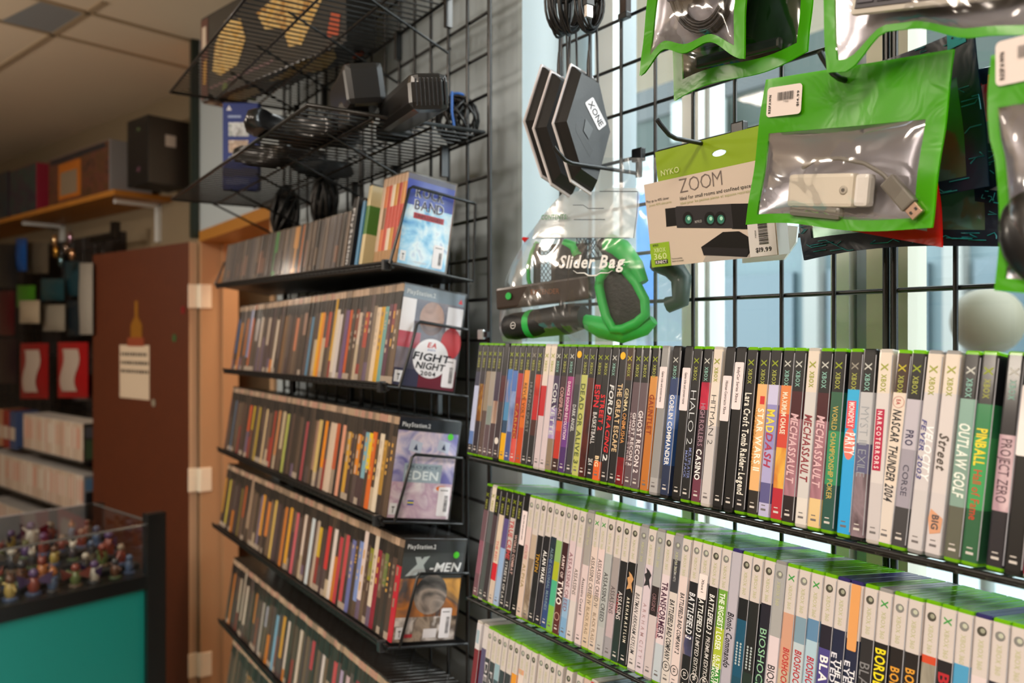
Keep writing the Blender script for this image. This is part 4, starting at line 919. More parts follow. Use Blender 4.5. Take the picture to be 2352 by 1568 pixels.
def f_eden(b, fr, w, h):
    b.rect(fr, 0, 0, w, h, art(['#6c6aa8', '#a8a4c8', '#d8c8d4', '#8a86b8'], 22, 8), 0.0001); ps2(b, fr, w, h, '#1a1a1e')
    b.rect(fr, 0, 0, w, h * .36, art(['#d8c4cc', '#b89ab0', '#e4dce0'], 24, 9), 0.0002)
    for (x, y) in ((.2, .68), (.66, .7)): b.poly(fr, [(w * x, h * y), (w * (x + .2), h * (y - .03)), (w * (x + .22), h * (y + .08)), (w * (x + .03), h * (y + .11))], mat('#b8c0d4', 0.35, 0, 0.5), 0.0003); b.poly(fr, [(w * (x + .08), h * (y + .01)), (w * (x + .15), h * y), (w * (x + .12), h * (y + .07))], mat('#2c3350', 0.35), 0.0005)
    b.rect(fr, w * .17, h * .36, w * .62, h * .19, mat('#9fb0bc', 0.3, 0.1, 0.5), 0.0004)
    k = mat('#dce6ea', 0.3); b.text(fr, 'PROJECT', w * .21, h * .50, h * .03, mat('#5c6c7c', 0.4), w=w * .52, lift=0.0008); b.text(fr, 'EDEN', w * .2, h * .39, h * .085, k, w=w * .54, style='b', lift=0.0008)
    b.disc(fr, w * .83, h * .31, w * .1, mat('#d8702c', 0.4), 0.0005, 20, h * .028)
    b.rect(fr, w * .29, h * .13, w * .1, h * .05, mat('#2c4a98', 0.4), 0.0005); b.rect(fr, w * .29, h * .147, w * .1, h * .016, mat('#d8c848', 0.4), 0.0007)
    trating(b, fr, w, h, .01)
def f_xmen(b, fr, w, h):
    b.rect(fr, 0, 0, w, h, art(['#4a4648', '#c07838', '#5c5450', '#d8a050'], 13, 12), 0.0001); b.rect(fr, 0, h * .62, w, h * .38, mat('#3c3e40', 0.35, 0, 0.6), 0.00015); ps2(b, fr, w, h, '#2c2e30')
    s = mat('#c4ccd0', 0.25, 0.3); X0, Y0 = w * .24, h * .745
    b.poly(fr, [(X0 - w * .05, Y0 + h * .09), (X0 + w * .04, Y0 + h * .09), (X0 + w * .17, Y0 - h * .09), (X0 + w * .06, Y0 - h * .09)], s, 0.0005); b.poly(fr, [(X0 + w * .1, Y0 + h * .09), (X0 + w * .19, Y0 + h * .1), (X0 + w * .0, Y0 - h * .09), (X0 - w * .18, Y0 - h * .1)], s, 0.0007)
    b.text(fr, '-MEN', w * .44, h * .69, h * .085, mat('#e4e6e8', 0.35), w=w * .5, style='b', lift=0.0008, shear=.25); b.rect(fr, w * .45, h * .655, w * .46, h * .012, mat('#b0b2b4', 0.4), 0.0006)
    b.disc(fr, w * .52, h * .46, w * .27, art(['#2c2a2a', '#6a6664', '#a89a90', '#4c4846'], 16, 4), 0.0003, 24, h * .2)
    b.rect(fr, 0, 0, w, h * .24, art(['#d8d0cc', '#6a6058', '#a89888', '#3a342f'], 26, 6), 0.0004)
    trating(b, fr, w, h, .03); b.rect(fr, w * .47, h * .03, w * .22, h * .09, mat('#e0dce0', 0.5), 0.0008); b.rect(fr, w * .16, h * .04, w * .14, h * .035, mat('#b03038', 0.5), 0.0008)
def f_rock(b, fr, w, h):
    b.rect(fr, 0, 0, w, h, art(['#3c8ac8', '#8cc4e4', '#d8e8f0', '#4a6ab0'], 20, 14), 0.0001); b.rect(fr, 0, h * .66, w, h * .34, mat('#3a49a8', 0.35, 0, 0.6), 0.00015); b.rect(fr, 0, h * .94, w, h * .06, mat('#6a6878', 0.35), 0.0002)
    for (t, y, ww) in (('ROCK', .76, .58), ('BAND', .62, .6)):
        b.text(fr, t, w * .2 - .0015, h * y, h * .105, mat('#e4e6ee', 0.4), w=w * ww + .003, style='o', lift=0.0004); b.text(fr, t, w * .2, h * y, h * .105, mat('#262440', 0.4), w=w * ww, style='r', lift=0.0008)
    b.rect(fr, w * .2, h * .52, w * .64, h * .065, mat('#a8343c', 0.4), 0.0005); b.text(fr, 'UNPLUGGED', w * .24, h * .535, h * .035, mat('#5c2028', 0.4), w=w * .56, style='b', lift=0.0008)
    trating(b, fr, w, h, .03); b.text(fr, 'HARMONIX', w * .32, h * .035, h * .02, mat('#d8dce4', 0.4), w=w * .28)
for (ob, T, D, H, fn, pr_) in ((c2, .0166, DP, HT, f_fight, (.78, .03, .2, .3)), (c3, .0166, DP, HT, f_eden, (.78, .03, .2, .3)), (c4, .0166, DP, HT, f_xmen, (.73, .02, .18, .3)), (c1, PT, HDp, HTp, f_rock, (.7, .02, .22, .26))):
    fr, w, h = cover(ob, T, D, H, fn); price(fr, ob, w * pr_[0], h * pr_[1], w * pr_[2], h * pr_[3])
for ob, y in ((c3, .845), (c4, .855)):
    fr = (Vector((.0170, 0.003, 0.0035)), Vector((0, 1, 0)), Vector((0, 0, 1)), Vector((1, 0, 0))); b = MB(); b.disc(fr, .110, .183 * y, .0062, mat('#4cc828', 0.5), 0.0009); s = build(b, 'dot_sticker', ob, local=True); s['label'] = 'bright green dot sticker'

# ---- slanted shelves of the rack
def rack_shelf(zL, zR, sL, sR, nm, loop=0.115, sheet=True, d0=0.022):
    zz = lambda s: zL + (zR - zL) * (s - sL) / (sR - sL)
    s0, s1 = sL - 0.012, sR + 0.012
    P = lambda s, d, up: rp(s, d, up, zz(s))
    t = thing('rack_shelf', nm, 'shelf', P((s0 + s1) / 2, 0.15, -0.006), 'slanted shelves of the game rack')
    b = MB()
    if sheet:
        vs = [P(s, d, u) for s in (s0, s1) for d in (-0.012, 0.155) for u in (-0.0045, -0.0015)]
        b.add(vs, [(0, 1, 3, 2), (4, 6, 7, 5), (0, 4, 5, 1), (2, 3, 7, 6), (0, 2, 6, 4), (1, 5, 7, 3)], mat('#0a0a0b', 0.45))
    build(b, 'deck', t)
    b = MB(); b.tube([P(s0, -0.013, 0.001), P(s1, -0.013, 0.001)], 0.0032, WIRE, 8); b.tube([P(s0, -0.009, -0.008), P(s1, -0.009, -0.008)], 0.003, WIRE, 8)
    k = s0
    while k < s1: b.tube([P(k, -0.013, 0.001), P(k, -0.009, -0.009)], 0.0018, WIRE, 5); k += 0.0254
    build(b, 'front_rail', t)
    for sx, dirn in ((s1, 1), (s0, -1)):
        b = MB(); L = loop if dirn > 0 else 0.07
        b.tube([P(sx, d0 - .01, -0.003), P(sx, d0, L * .5), P(sx, d0 + .008, L), P(sx, d0 + .014, L + .006), P(sx, 0.136, L + 0.006)], 0.003, WIRE, 8)
        b.tube([P(sx, -0.012, -0.003), P(sx, 0.155, -0.003)], 0.0026, WIRE, 6); b.tube([P(sx, 0.138, L + .006), P(sx, 0.155, -0.003)], 0.0024, WIRE, 6)
        build(b, 'end_loop', t)
    for q in (0.12, 0.5, 0.9):
        s = s0 + (s1 - s0) * q; b = MB(); a = P(s, 0.158, 0); b.box(a + Vector((-.005, -.010, -.045)), a + Vector((.005, .003, .012)), WIRE, bev=.002); build(b, 'bracket', t)
    b = MB(); m_ = P(s1 - 0.02, -0.013, -0.002); b.box(m_ + Vector((-.006, -.008, -.012)), m_ + Vector((.006, .006, .008)), mat('#2c2e32', 0.3), bev=.002); build(b, 'rail_clip', t)
rack_shelf(z1L, z1R, s1L, s1R, 'black slanted shelf under the jewel cases, topmost game shelf of the rack', .135, True, -.006)
rack_shelf(z2L, z2R, s2L, s2R, 'black slanted shelf under the boxing game cover')
rack_shelf(z3L, z3R, s3L, s3R, 'black slanted shelf under the pale violet game cover')
rack_shelf(z4L, z4R, s4L, s4R, 'black slanted shelf under the cover with big silver letters', .122)
rack_shelf(z5L, z5R, s5L, s4R, 'black slanted shelf with cases whose tops show, fifth from the top', .175)
rack_shelf(z6, z6 + .015, s5L - .005, s5L + .42, 'black slanted shelf at the bottom edge of the view on the rack')

# ---- flat wire shelves above
def flat_shelf(z, sa, sb, na, nm):
    t = thing('wire_shelf', nm, 'shelf', RK((sa + sb) / 2, -0.02, z - 0.05), 'flat wire shelves above the game rack')
    b = MB()
    for d in (na * 0.66, na * 0.33): b.tube([RK(sa, d, z - .005), RK(sb, d, z - .005)], 0.0028, WIRE, 6)
    s = sa + .02
    while s < sb: b.tube([RK(s, na, z - .001), RK(s, -0.006, z - .001)], 0.0019, WIRE, 5); s += 0.0254
    build(b, 'wire_deck', t)
    b = MB(); b.tube([RK(sa, -.006, z), RK(sa, na, z), RK(sb, na, z), RK(sb, -.006, z)], 0.0034, WIRE, 8, closed=True); build(b, 'rim_bar', t)
    s = sa + 0.06
    while s < sb:
        b = MB(); b.tube([RK(s, na * .75, z - .006), RK(s, -.014, z - .11), RK(s, -.008, z - .10)], 0.0028, WIRE, 6); b.box(RK(s, -.016, z - .03) - Vector((.005, .004, .03)), RK(s, -.016, z - .03) + Vector((.005, .010, .03)), WIRE); build(b, 'support_arm', t); s += 0.2286
ZA, ZB = 2.300, 2.011
def SN(p): d = p - PIV; return d.dot(ES), d.dot(EN)
sa, na = SN(WH(391, 212, ZA)); flat_shelf(ZA, sa, 0.0, na, 'black flat wire shelf carrying the long printed box, topmost on the rack')
sb_, nb_ = SN(WH(394, 458, ZB)); flat_shelf(ZB, sb_, 0.005, nb_, 'black flat wire shelf carrying dark electronics above the games')
# long printed box on the top shelf
P0, P1 = WH(462, 236, ZA + .003), WH(795, 97, ZA + .003); ux = (P1 - P0); ux.z = 0; Lb = ux.length; ux.normalize(); uy = Vector((-ux.y, ux.x, 0)); uz = Vector((0, 0, 1))
if uy.y < 0: uy = -uy
Mb = Matrix((( ux.x, uy.x, 0, P0.x), (ux.y, uy.y, 0, P0.y), (0, 0, 1, P0.z), (0, 0, 0, 1)))
b = MB(); b.box((0, 0, 0), (Lb, 0.085, 0.24), mat('#171613', 0.4, 0, 0.3), bev=.002)
lb = build(b, 'game_bundle_box', local=True, M=Mb, label='long black box with a yellow print lying on the topmost wire shelf', category='box')
def box_art(b, fr, w, h):
    y_ = art(['#d8a848', '#e8cc88', '#b88434'], 30, 2); ym = mat('#c89a48', 0.4)
    b.poly(fr, [(w * .10, h * .30), (w * .17, h * .22), (w * .30, h * .26), (w * .36, h * .5), (w * .32, h * .75), (w * .2, h * .82), (w * .12, h * .6)], y_, 0.0006)
    b.poly(fr, [(w * .44, h * .72), (w * .5, h * .5), (w * .62, h * .42), (w * .66, h * .2), (w * .74, h * .16), (w * .86, h * .5), (w * .92, h * .95), (w * .66, h * .97), (w * .6, h * .8)], y_, 0.0006)
    for k in range(20): b.rect(fr, w * (.08 + .024 * k), h * .11, w * .017, h * .03, mat('#8a6a70', 0.5), 0.0006)
    b.rect(fr, 0, h * .03, w * .06, h * .94, mat('#5c3228', 0.4), 0.0005); b.rect(fr, w * .012, h * .62, w * .034, h * .26, mat('#c9b9a8', 0.5), 0.0009); b.poly(fr, [(w * .02, h * .2), (w * .045, h * .2), (w * .05, h * .5), (w * .025, h * .46)], ym, 0.0009)
    b.poly(fr, [(w * .89, h * .12), (w * .96, h * .1), (w * .97, h * .3), (w * .92, h * .36)], mat('#b84a20', 0.4), 0.0006); b.disc(fr, w * .2, h * .07, w * .02, mat('#6a7a40', 0.4), 0.0006)
b = MB(); box_art(b, (Vector((0, -.0004, 0)), Vector((1, 0, 0)), Vector((0, 0, 1)), Vector((0, -1, 0))), Lb, 0.24); build(b, 'printed_front', lb, local=True)
b = MB(); box_art(b, (Vector((0, .085, -.0004)), Vector((1, 0, 0)), Vector((0, -1, 0)), Vector((0, 0, -1))), Lb, 0.085); build(b, 'printed_base', lb, local=True)
# blue hanging-style pack standing at the far end of the electronics shelf
c0 = WH(552, 436, ZB + .002); ur = Vector((ST, CT, 0)); un = Vector((CT, -ST, 0))
Mb = Matrix(((ur.x, -un.x, 0, c0.x), (ur.y, -un.y, 0, c0.y), (0, 0, 1, c0.z), (0, 0, 0, 1)))
b = MB(); b.box((-.046, 0, 0), (.046, .026, .225), mat('#0e2f80', 0.55, 0, 0.0), bev=.002)
bp = build(b, 'accessory_box', local=True, M=Mb, label='tall blue box with a white triangle mark on the electronics shelf', category='box')
fr = (Vector((-.046, -.0004, 0)), Vector((1, 0, 0)), Vector((0, 0, 1)), Vector((0, -1, 0))); b = MB()
b.poly(fr, [(.010, .205), (.024, .205), (.017, .218)], mat('#d8dce8', 0.4), .0003); b.rect(fr, .016, .138, .052, .036, art(['#3c5a50', '#a8b0b8', '#6a7070'], 40, 3), .0003); b.rect(fr, .016, .096, .05, .032, art(['#c8a890', '#8a7058', '#d8c8b8'], 40, 5), .0003)
b.poly(fr, [(.012, .076), (.026, .076), (.019, .088)], mat('#a8c0d8', 0.4), .0003); b.rect(fr, .014, .186, .034, .006, mat('#8aa0d0', 0.4), .0003); b.rect(fr, .008, .014, .06, .016, mat('#4a5a90', 0.4), .0003); b.rect(fr, .0, .035, .092, .02, mat('#101c50', 0.4), .0002)
build(b, 'printed_front', bp, local=True)
# electronics on the second flat shelf
def gamepad(p, rz, nm, tilt=0.0):
    t = thing('gamepad', nm, 'controller', p, 'gamepads on the electronics shelf', rz)
    M_ = PMX[t.name] @ Matrix.Rotation(tilt, 4, 'X'); pl = mat('#0e0e10', 0.3, 0, 0.3)
    out = [(-.075, .030), (-.05, .042), (0, .038), (.05, .042), (.075, .030), (.083, -.01), (.085, -.055), (.072, -.066), (.058, -.052), (.038, -.022), (0, -.018), (-.038, -.022), (-.058, -.052), (-.072, -.066), (-.085, -.055), (-.083, -.01)]
    b = MB(); lv = [(0.80, 0.0), (0.97, .008), (1.0, .018), (0.95, .030), (0.80, .037)]; vs = []; n_ = len(out)
    for k, z in lv: vs += [M_ @ Vector((x * k, y * k - (.004 if z < .01 else 0), z)) for x, y in out]
    fs = [(i * n_ + j, i * n_ + (j + 1) % n_, (i + 1) * n_ + (j + 1) % n_, (i + 1) * n_ + j) for i in range(4) for j in range(n_)]
    b.add(vs, fs, pl, True); b.face(vs[:n_][::-1], pl); b.face(vs[-n_:], pl); build(b, 'shell', t)
    for (x, y) in ((-.048, .012), (.026, -.006)):
        b = MB(); b.lathe([(.007, 0), (.006, .008), (.010, .010), (.0105, .013), (.007, .012)], M_ @ Vector((x, y, .036)), M_.to_3x3() @ Vector((0, 0, 1)), mat('#1a1a1c', 0.6), 14); build(b, 'thumbstick', t)
    b = MB()
    for k in range(4): b.lathe([(.0045, 0), (.0045, .003), (.002, .0045)], M_ @ (Vector((.048, .012, .0365)) + Vector((math.cos(k * R(90)), math.sin(k * R(90)), 0)) * .011), M_.to_3x3() @ Vector((0, 0, 1)), mat('#1c1c20', 0.25), 10)
    build(b, 'face_buttons', t)
    for sx in (-1, 1):
        b = MB(); b.box((sx * .052 - .02, .036, .012), (sx * .052 + .02, .048, .030), pl, M_, bev=.004); build(b, 'shoulder_button', t)
for (x, y, rz, nm) in ((640, 376, 0.4, 'black gamepad next to the blue box'), (662, 316, 1.4, 'black gamepad with glinting buttons in the middle of the shelf'), (722, 400, 2.3, 'black gamepad near the grid under the other gamepads'), (738, 332, .9, 'black gamepad beside the tilted black camera box')):
    gamepad(WH(x, y, ZB + .0035), rz, nm)
def spanbox(p0, p1, h, dpt, m, bev, b, roll=0.0):
    u_ = p1 - p0; L_ = u_.length; u_.normalize(); v_ = Vector((0, 0, 1)) - u_ * u_.z; v_.normalize(); w_ = u_.cross(v_)
    M_ = Matrix(((u_.x, v_.x, w_.x, p0.x), (u_.y, v_.y, w_.y, p0.y), (u_.z, v_.z, w_.z, p0.z), (0, 0, 0, 1))) @ Matrix.Rotation(roll, 4, 'X')
    b.box((0, -h / 2, -dpt / 2), (L_, h / 2, dpt / 2), m, M_, bev); return M_, L_
b = MB(); Mx, L_ = spanbox(W(800, 250, .69), W(840, 190, .625), .074, .07, mat('#0b0b0d', 0.35, 0, 0.2), .012, b, .15)
cb = build(b, 'camera_box', label='black rounded device tilted upward on the electronics shelf', category='electronics')
b = MB(); q = WH(812, 296, ZB + .002); b.box(q + Vector((-.025, -.02, 0)), q + Vector((.025, .02, .05)), mat('#101012', 0.4), bev=.005); build(b, 'stand', cb)
b = MB(); b.box((.02, -.0375, -.039), (.045, .02, -.0355), mat('#b89a84', 0.5), Mx); s = build(b, 'tag', cb); s['label'] = 'small tan tag'
b = MB(); Mx, L_ = spanbox(W(906, 268, .70), W(988, 210, .60), .056, .060, mat('#0b0b0d', 0.3, 0, 0.3), .014, b, .1)
ad = build(b, 'power_adapter', label='black ridged power adapter tilted toward the viewer on the electronics shelf', category='adapter')
b = MB()
for k in range(8): b.box((L_ - .001, -.020, -.024 + .0062 * k), (L_ + .0008, .020, -.0215 + .0062 * k), mat('#2a2a2e', 0.2, 0, 0.5), Mx, bev=.001)
build(b, 'ridges', ad)
b = MB(); q = WH(905, 318, ZB + .002); b.box(q + Vector((-.03, -.025, 0)), q + Vector((.03, .025, .03)), mat('#0f0f11', 0.4), bev=.006); build(b, 'foot', ad)
p = WH(1050, 330, ZB + .003); rr = random.Random(5)
def cable_ball(c, r, nm, turns=7, grp=None, rad=.0028, name='cable_bundle', sx=1.0, sz=1.0):
    b = MB()
    for k in range(turns):
        ax = Vector((rr.uniform(-1, 1), rr.uniform(-1, 1), rr.uniform(-.6, .6))).normalized(); a1 = ax.orthogonal().normalized(); a2 = ax.cross(a1); q = r * rr.uniform(.72, .98)
        b.tube([c + Vector(((a1.x * math.cos(t) + a2.x * math.sin(t)) * sx, (a1.y * math.cos(t) + a2.y * math.sin(t)) * sx, (a1.z * math.cos(t) + a2.z * math.sin(t)) * sz)) * q for t in [2 * math.pi * i / 20 for i in range(20)]], rad, mat('#0d0d0f', 0.35), 6, closed=True)
    return build(b, name, label=nm, category='cable', group=grp)
cbl = cable_ball(p + Vector((0, 0, .047)), .047, 'black cable bundle with a blue tie at the end of the electronics shelf', 12)
b = MB(); b.tube([p + Vector((.0, .0, .05)) + Vector((math.cos(t) * .012, math.sin(t) * .012 - .0, .045)) for t in [2 * math.pi * i / 12 for i in range(12)]], .003, mat('#1f62b8', 0.4), 6, closed=True)
b.tube([p + Vector((.03, -.03, .09)), p + Vector((.036, -.034, .05)), p + Vector((.038, -.03, .02))], .0025, mat('#1f62b8', 0.4), 6); s = build(b, 'blue_tie', cbl); s['label'] = 'bright blue cable tie'
# dark goods hanging under that shelf
for (x, y, n_, r_, nm) in ((655, 492, -.09, .07, 'black coiled cable hanging under the electronics shelf near the doorway end'), (745, 462, -.09, .055, 'black coiled cable hanging under the electronics shelf beside the larger coil')):
    s_, z_ = WR(x, y, n_); cable_ball(RK(s_, n_, z_), r_, nm, 14, None, .006, 'hanging_cable', .6, 1.1)
s_, z_ = WR(600, 380, -.16)
# ================================================================= goods hanging on the window grid
def hook(X, zr_, Yb, lift, nm, zw=1.92):
    t = thing('peg_hook', nm, 'hook', (X, 0.90, zr_ - 0.006), 'peg hooks on the window grid')
    b = MB(); b.tube([(X, .906, zr_ - .004), (X, .895, zr_), (X, Yb + .012, zr_), (X, Yb, zr_ + .003), (X, Yb - .016, zr_ + lift * .75), (X, Yb - .021, zr_ + lift)], .0030, WIRE, 10); build(b, 'rod', t)
    b = MB(); b.box((X - .011, .898, zw - .012), (X + .011, .9085, zw + .009), BLACK, bev=.002); b.box((X - .004, .901, zr_ - .006), (X + .004, .9075, zw), BLACK); build(b, 'bracket', t)
hook(-.935, 1.890, .757, .020, 'black peg hook holding the clear slider bag')
hook(-.740, 1.890, .768, .019, 'black peg hook holding the white boxed accessory card')
hook(-.478, 1.892, .722, .020, 'black peg hook holding the large green window pouch')
b = MB(); a = W(1439, 34, .902); b.box(a + Vector((-.007, -.008, -.002)), a + Vector((.007, .004, .07)), mat('#2c1a12', .35), bev=.002); b.box(a + Vector((-.010, -.010, -.008)), a + Vector((.010, .002, .002)), BLACK, bev=.002)
build(b, 'hook_mount', label='dark bracket clipped to the window grid at the top edge of the view', category='bracket')

def green_foil(c='#48a800'):
    k = ('gf', c)
    if k in MATS: return MATS[k]
    m = bpy.data.materials.new('coloured_foil_' + str(len(MATS))); m.use_nodes = True; nt = m.node_tree; b = nt.nodes['Principled BSDF']
    b.inputs['Base Color'].default_value = lin(c); b.inputs['Roughness'].default_value = .3; b.inputs['Coat Weight'].default_value = .3; b.inputs['Coat Roughness'].default_value = .22
    tl = nt.nodes.new('ShaderNodeBsdfTranslucent'); tl.inputs['Color'].default_value = lin(c); mx = nt.nodes.new('ShaderNodeMixShader'); mx.inputs['Fac'].default_value = .3
    tc = nt.nodes.new('ShaderNodeTexCoord'); nz = nt.nodes.new('ShaderNodeTexNoise'); nz.inputs['Scale'].default_value = 32; nz.inputs['Distortion'].default_value = 1.0
    bp = nt.nodes.new('ShaderNodeBump'); bp.inputs['Strength'].default_value = .10; bp.inputs['Distance'].default_value = .01
    nt.links.new(tc.outputs['Object'], nz.inputs['Vector']); nt.links.new(nz.outputs['Fac'], bp.inputs['Height']); nt.links.new(bp.outputs['Normal'], b.inputs['Normal']); nt.links.new(bp.outputs['Normal'], b.inputs['Coat Normal'])
    nt.links.new(b.outputs[0], mx.inputs[1]); nt.links.new(tl.outputs[0], mx.inputs[2]); nt.links.new(mx.outputs[0], nt.nodes['Material Output'].inputs['Surface'])
    MATS[k] = m; return m
SILVER = mat('#b9b7c0', .3, .75, 0, bump=.25, bscale=9, key='foil')
WIN = film((0.97, 0.97, 0.98), .09, .11, .35, 9)
class Pouch:
    """a flat heat-sealed pouch: coloured sealed border, clear front window, foil or clear back"""
    def __init__(s, name, label, cat, corners, bord, bulge, colour, group=None, wave=None, bow=None, back=SILVER, window=WIN, seed=1, amp=.0018, nn=22):
        TL, TR, BR, BL = corners; s.c = corners; s.n = (TR - TL).cross(BL - TL).normalized()
        if s.n.y > 0: s.n = -s.n
        s.wave, s.bow, s.bulge, s.bord, s.seed, s.amp = wave, bow, bulge, bord, seed, amp
        bl, br, bt, bb = bord
        us = [bl * k / 2 for k in range(2)] + [bl + (1 - bl - br) * k / nn for k in range(nn)] + [1 - br + br * k / 2 for k in range(3)]
        vs = [bt * k / 4 for k in range(4)] + [bt + (1 - bt - bb) * k / nn for k in range(nn)] + [1 - bb + bb * k / 2 for k in range(3)]
        inb = lambda u, v: not (bl < u < 1 - br and bt < v < 1 - bb)
        def strip(b, sgn, m, cond):
            W_ = len(us); pts = [s.P(u, v, sgn) for v in vs for u in us]; fs = []
            for j in range(len(vs) - 1):
                for i in range(W_ - 1):
                    if cond((us[i] + us[i + 1]) / 2, (vs[j] + vs[j + 1]) / 2): a = j * W_ + i; fs.append((a, a + 1, a + W_ + 1, a + W_))
            b.add(pts, fs, m, True)
        b = MB(); strip(b, 1, colour, inb); strip(b, -1, colour, inb)
        s.ob = build(b, name, label=label, category=cat, group=group)
        b = MB(); strip(b, -1, back, lambda u, v: not inb(u, v)); build(b, 'back_panel', s.ob)
        b = MB(); strip(b, 1, window, lambda u, v: not inb(u, v)); build(b, 'clear_window', s.ob)
    def P(s, u, v, sgn=0, extra=0.0):
        TL, TR, BR, BL = s.c; bl, br, bt, bb = s.bord
        w = (s.wave(u) if s.wave else 0.0); v2 = v - w * v * v
        p = (TL * (1 - u) + TR * u) * (1 - v2) + (BL * (1 - u) + BR * u) * v2
        if s.bow: p = p + (TR - TL) * s.bow(u, v)
        q = max(0, min(1, (u - bl) / (1 - bl - br))); r = max(0, min(1, (v - bt) / (1 - bt - bb)))
        sh = math.sqrt(max(0, math.sin(math.pi * q) * math.sin(math.pi * r)))
        edge = .0012
        nz = noise.noise(Vector((u * 4 + s.seed, v * 4, s.seed * 3.1))) + .35 * noise.noise(Vector((u * 10 - s.seed, v * 9, 2.0)))
        flap = .006 * noise.noise(Vector((u * 2.2 + s.seed * 5, v * 2.4, 9)))
        return p + s.n * (sgn * (edge + s.bulge * sh) + sgn * s.amp * nz * (0.12 + min(1, sh * 1.6)) * (1 if sgn else 0) + flap + extra)
    def frame(s, u, v, lift=.002):
        o = s.P(u, v, 1, lift); U = (s.P(u + .1, v, 0) - s.P(u - .0, v, 0)); U = (s.c[1] - s.c[0]).normalized(); V = s.n.cross(U).normalized()
        if V.z < 0: V = -V
        return (o, U, V, s.n)
def resp_sticker(p, fr, w, h, price='$14.99', cut=False):
    b = MB(); b.poly(fr, rrect(0, 0, w, h, .004), mat('#dcd0cc', .5), .0); k = mat('#1e1c1e', .6); o, U, V, n = fr
    up = (o, V, -U, n)                       # lettering that reads upward
    b.text(up, 'RESPAWN', h * .12, -w * .13, w * .065, k, w=h * .62, style='b', lift=.0005)
    if not cut: b.text(up, price, h * .25, -w * .93, w * .06, k, w=h * .52, style='b', lift=.0005)
    barcode(b, (o, U, V, n), w * .32, h * .52, w * .46, h * .27, k, False, 8); b.text(fr, '74501', w * .5, h * .44, h * .05, k, w=w * .14, lift=.0012)
    s_ = build(b, 'price_sticker', p.ob); s_['label'] = 'white price sticker with a barcode'
GF = green_foil()
Yc = .745
big = Pouch('window_pouch', 'large green pouch with a clear window holding a white adapter', 'pouch', [W(1761, 183, Yc - .004), W(2193, 113, Yc), W(2140, 528, Yc + .008), W(1713, 516, Yc + .004)], (.066, .088, .37, .066), .019, GF, 'pouches hanging on the window grid', wave=lambda u: .02 * math.sin(u * 7), seed=2)
fr = big.frame(.045, .262, .0012); resp_sticker(big, fr, .043, .031)
# what lies in that pouch: adapter, grey stick and lead
def inside(p, u, v, d=0.0): return p.P(u, v, 0, d)
def fplane(p, u, v, d=0.0):
    o = inside(p, u, v, d); U = (inside(p, min(1, u + .2), v) - inside(p, u, v)).normalized(); V = p.n.cross(U).normalized()
    if V.z < 0: V = -V
    return Matrix(((U.x, V.x, p.n.x, o.x), (U.y, V.y, p.n.y, o.y), (U.z, V.z, p.n.z, o.z), (0, 0, 0, 1)))
Mx = fplane(big, .47, .765, .002) @ Matrix.Rotation(R(1.5), 4, 'Z')
b = MB(); b.box((-.045, -.017, -.010), (.032, .017, .006), mat('#ded6c6', .35, 0, .3), Mx, bev=.004)
adp = build(b, 'wireless_adapter', label='white box-shaped adapter inside the large green pouch', category='adapter')
b = MB(); b.box((.0325, -.016, -.009), (.048, .016, .005), mat('#e6e2dc', .3, 0, .3), Mx, bev=.004); build(b, 'end_cap', adp)
b = MB(); b.lathe([(.0045, 0), (.0045, .0008), (.0032, .0012)], Mx @ Vector((.022, 0, .0058)), Mx.to_3x3() @ Vector((0, 0, 1)), mat('#b9b2a4', .4), 16); b.lathe([(.0018, 0), (.0018, .001)], Mx @ Vector((.022, 0, .0065)), Mx.to_3x3() @ Vector((0, 0, 1)), mat('#5a5650', .4), 12); build(b, 'button', adp)
Mx = fplane(big, .42, .905, .001)
b = MB(); b.box((-.030, -.0068, -.005), (.031, .0068, .006), mat('#6c6a62', .4, 0, .2), Mx, bev=.0045); st_ = build(b, 'grey_stick', label='grey rounded stick under the white adapter in the large green pouch', category='accessory')
b = MB(); b.box((-.026, .001, .0055), (.027, .0035, .0066), mat('#86847a', .35), Mx); build(b, 'groove', st_)
Mx = fplane(big, .855, .80, .004) @ Matrix.Rotation(R(-49), 4, 'Z')
b = MB(); b.box((-.021, -.008, -.004), (.014, .008, .005), mat('#6a665e', .4, 0, .2), Mx, bev=.002); usb = build(b, 'usb_lead', label='grey lead with a metal plug inside the large green pouch', category='cable')
b = MB(); b.box((.014, -.0062, -.0025), (.026, .0062, .0028), mat('#c9a894', .25, .9), Mx, bev=.0005)
for y in (-.003, .003): b.box((.0185, y - .0012, .0028), (.0215, y + .0012, .0032), mat('#2a2420', .5), Mx)
build(b, 'metal_plug', usb)
b = MB(); b.tube([Mx @ Vector((-.021, 0, 0)), Mx @ Vector((-.027, 0, 0)), inside(big, .74, .655, .003), inside(big, .66, .60, .003), inside(big, .52, .565, .003), inside(big, .38, .57, .002), inside(big, .30, .62, .0)], .0022, mat('#77736c', .4), 8); build(b, 'cord', usb)

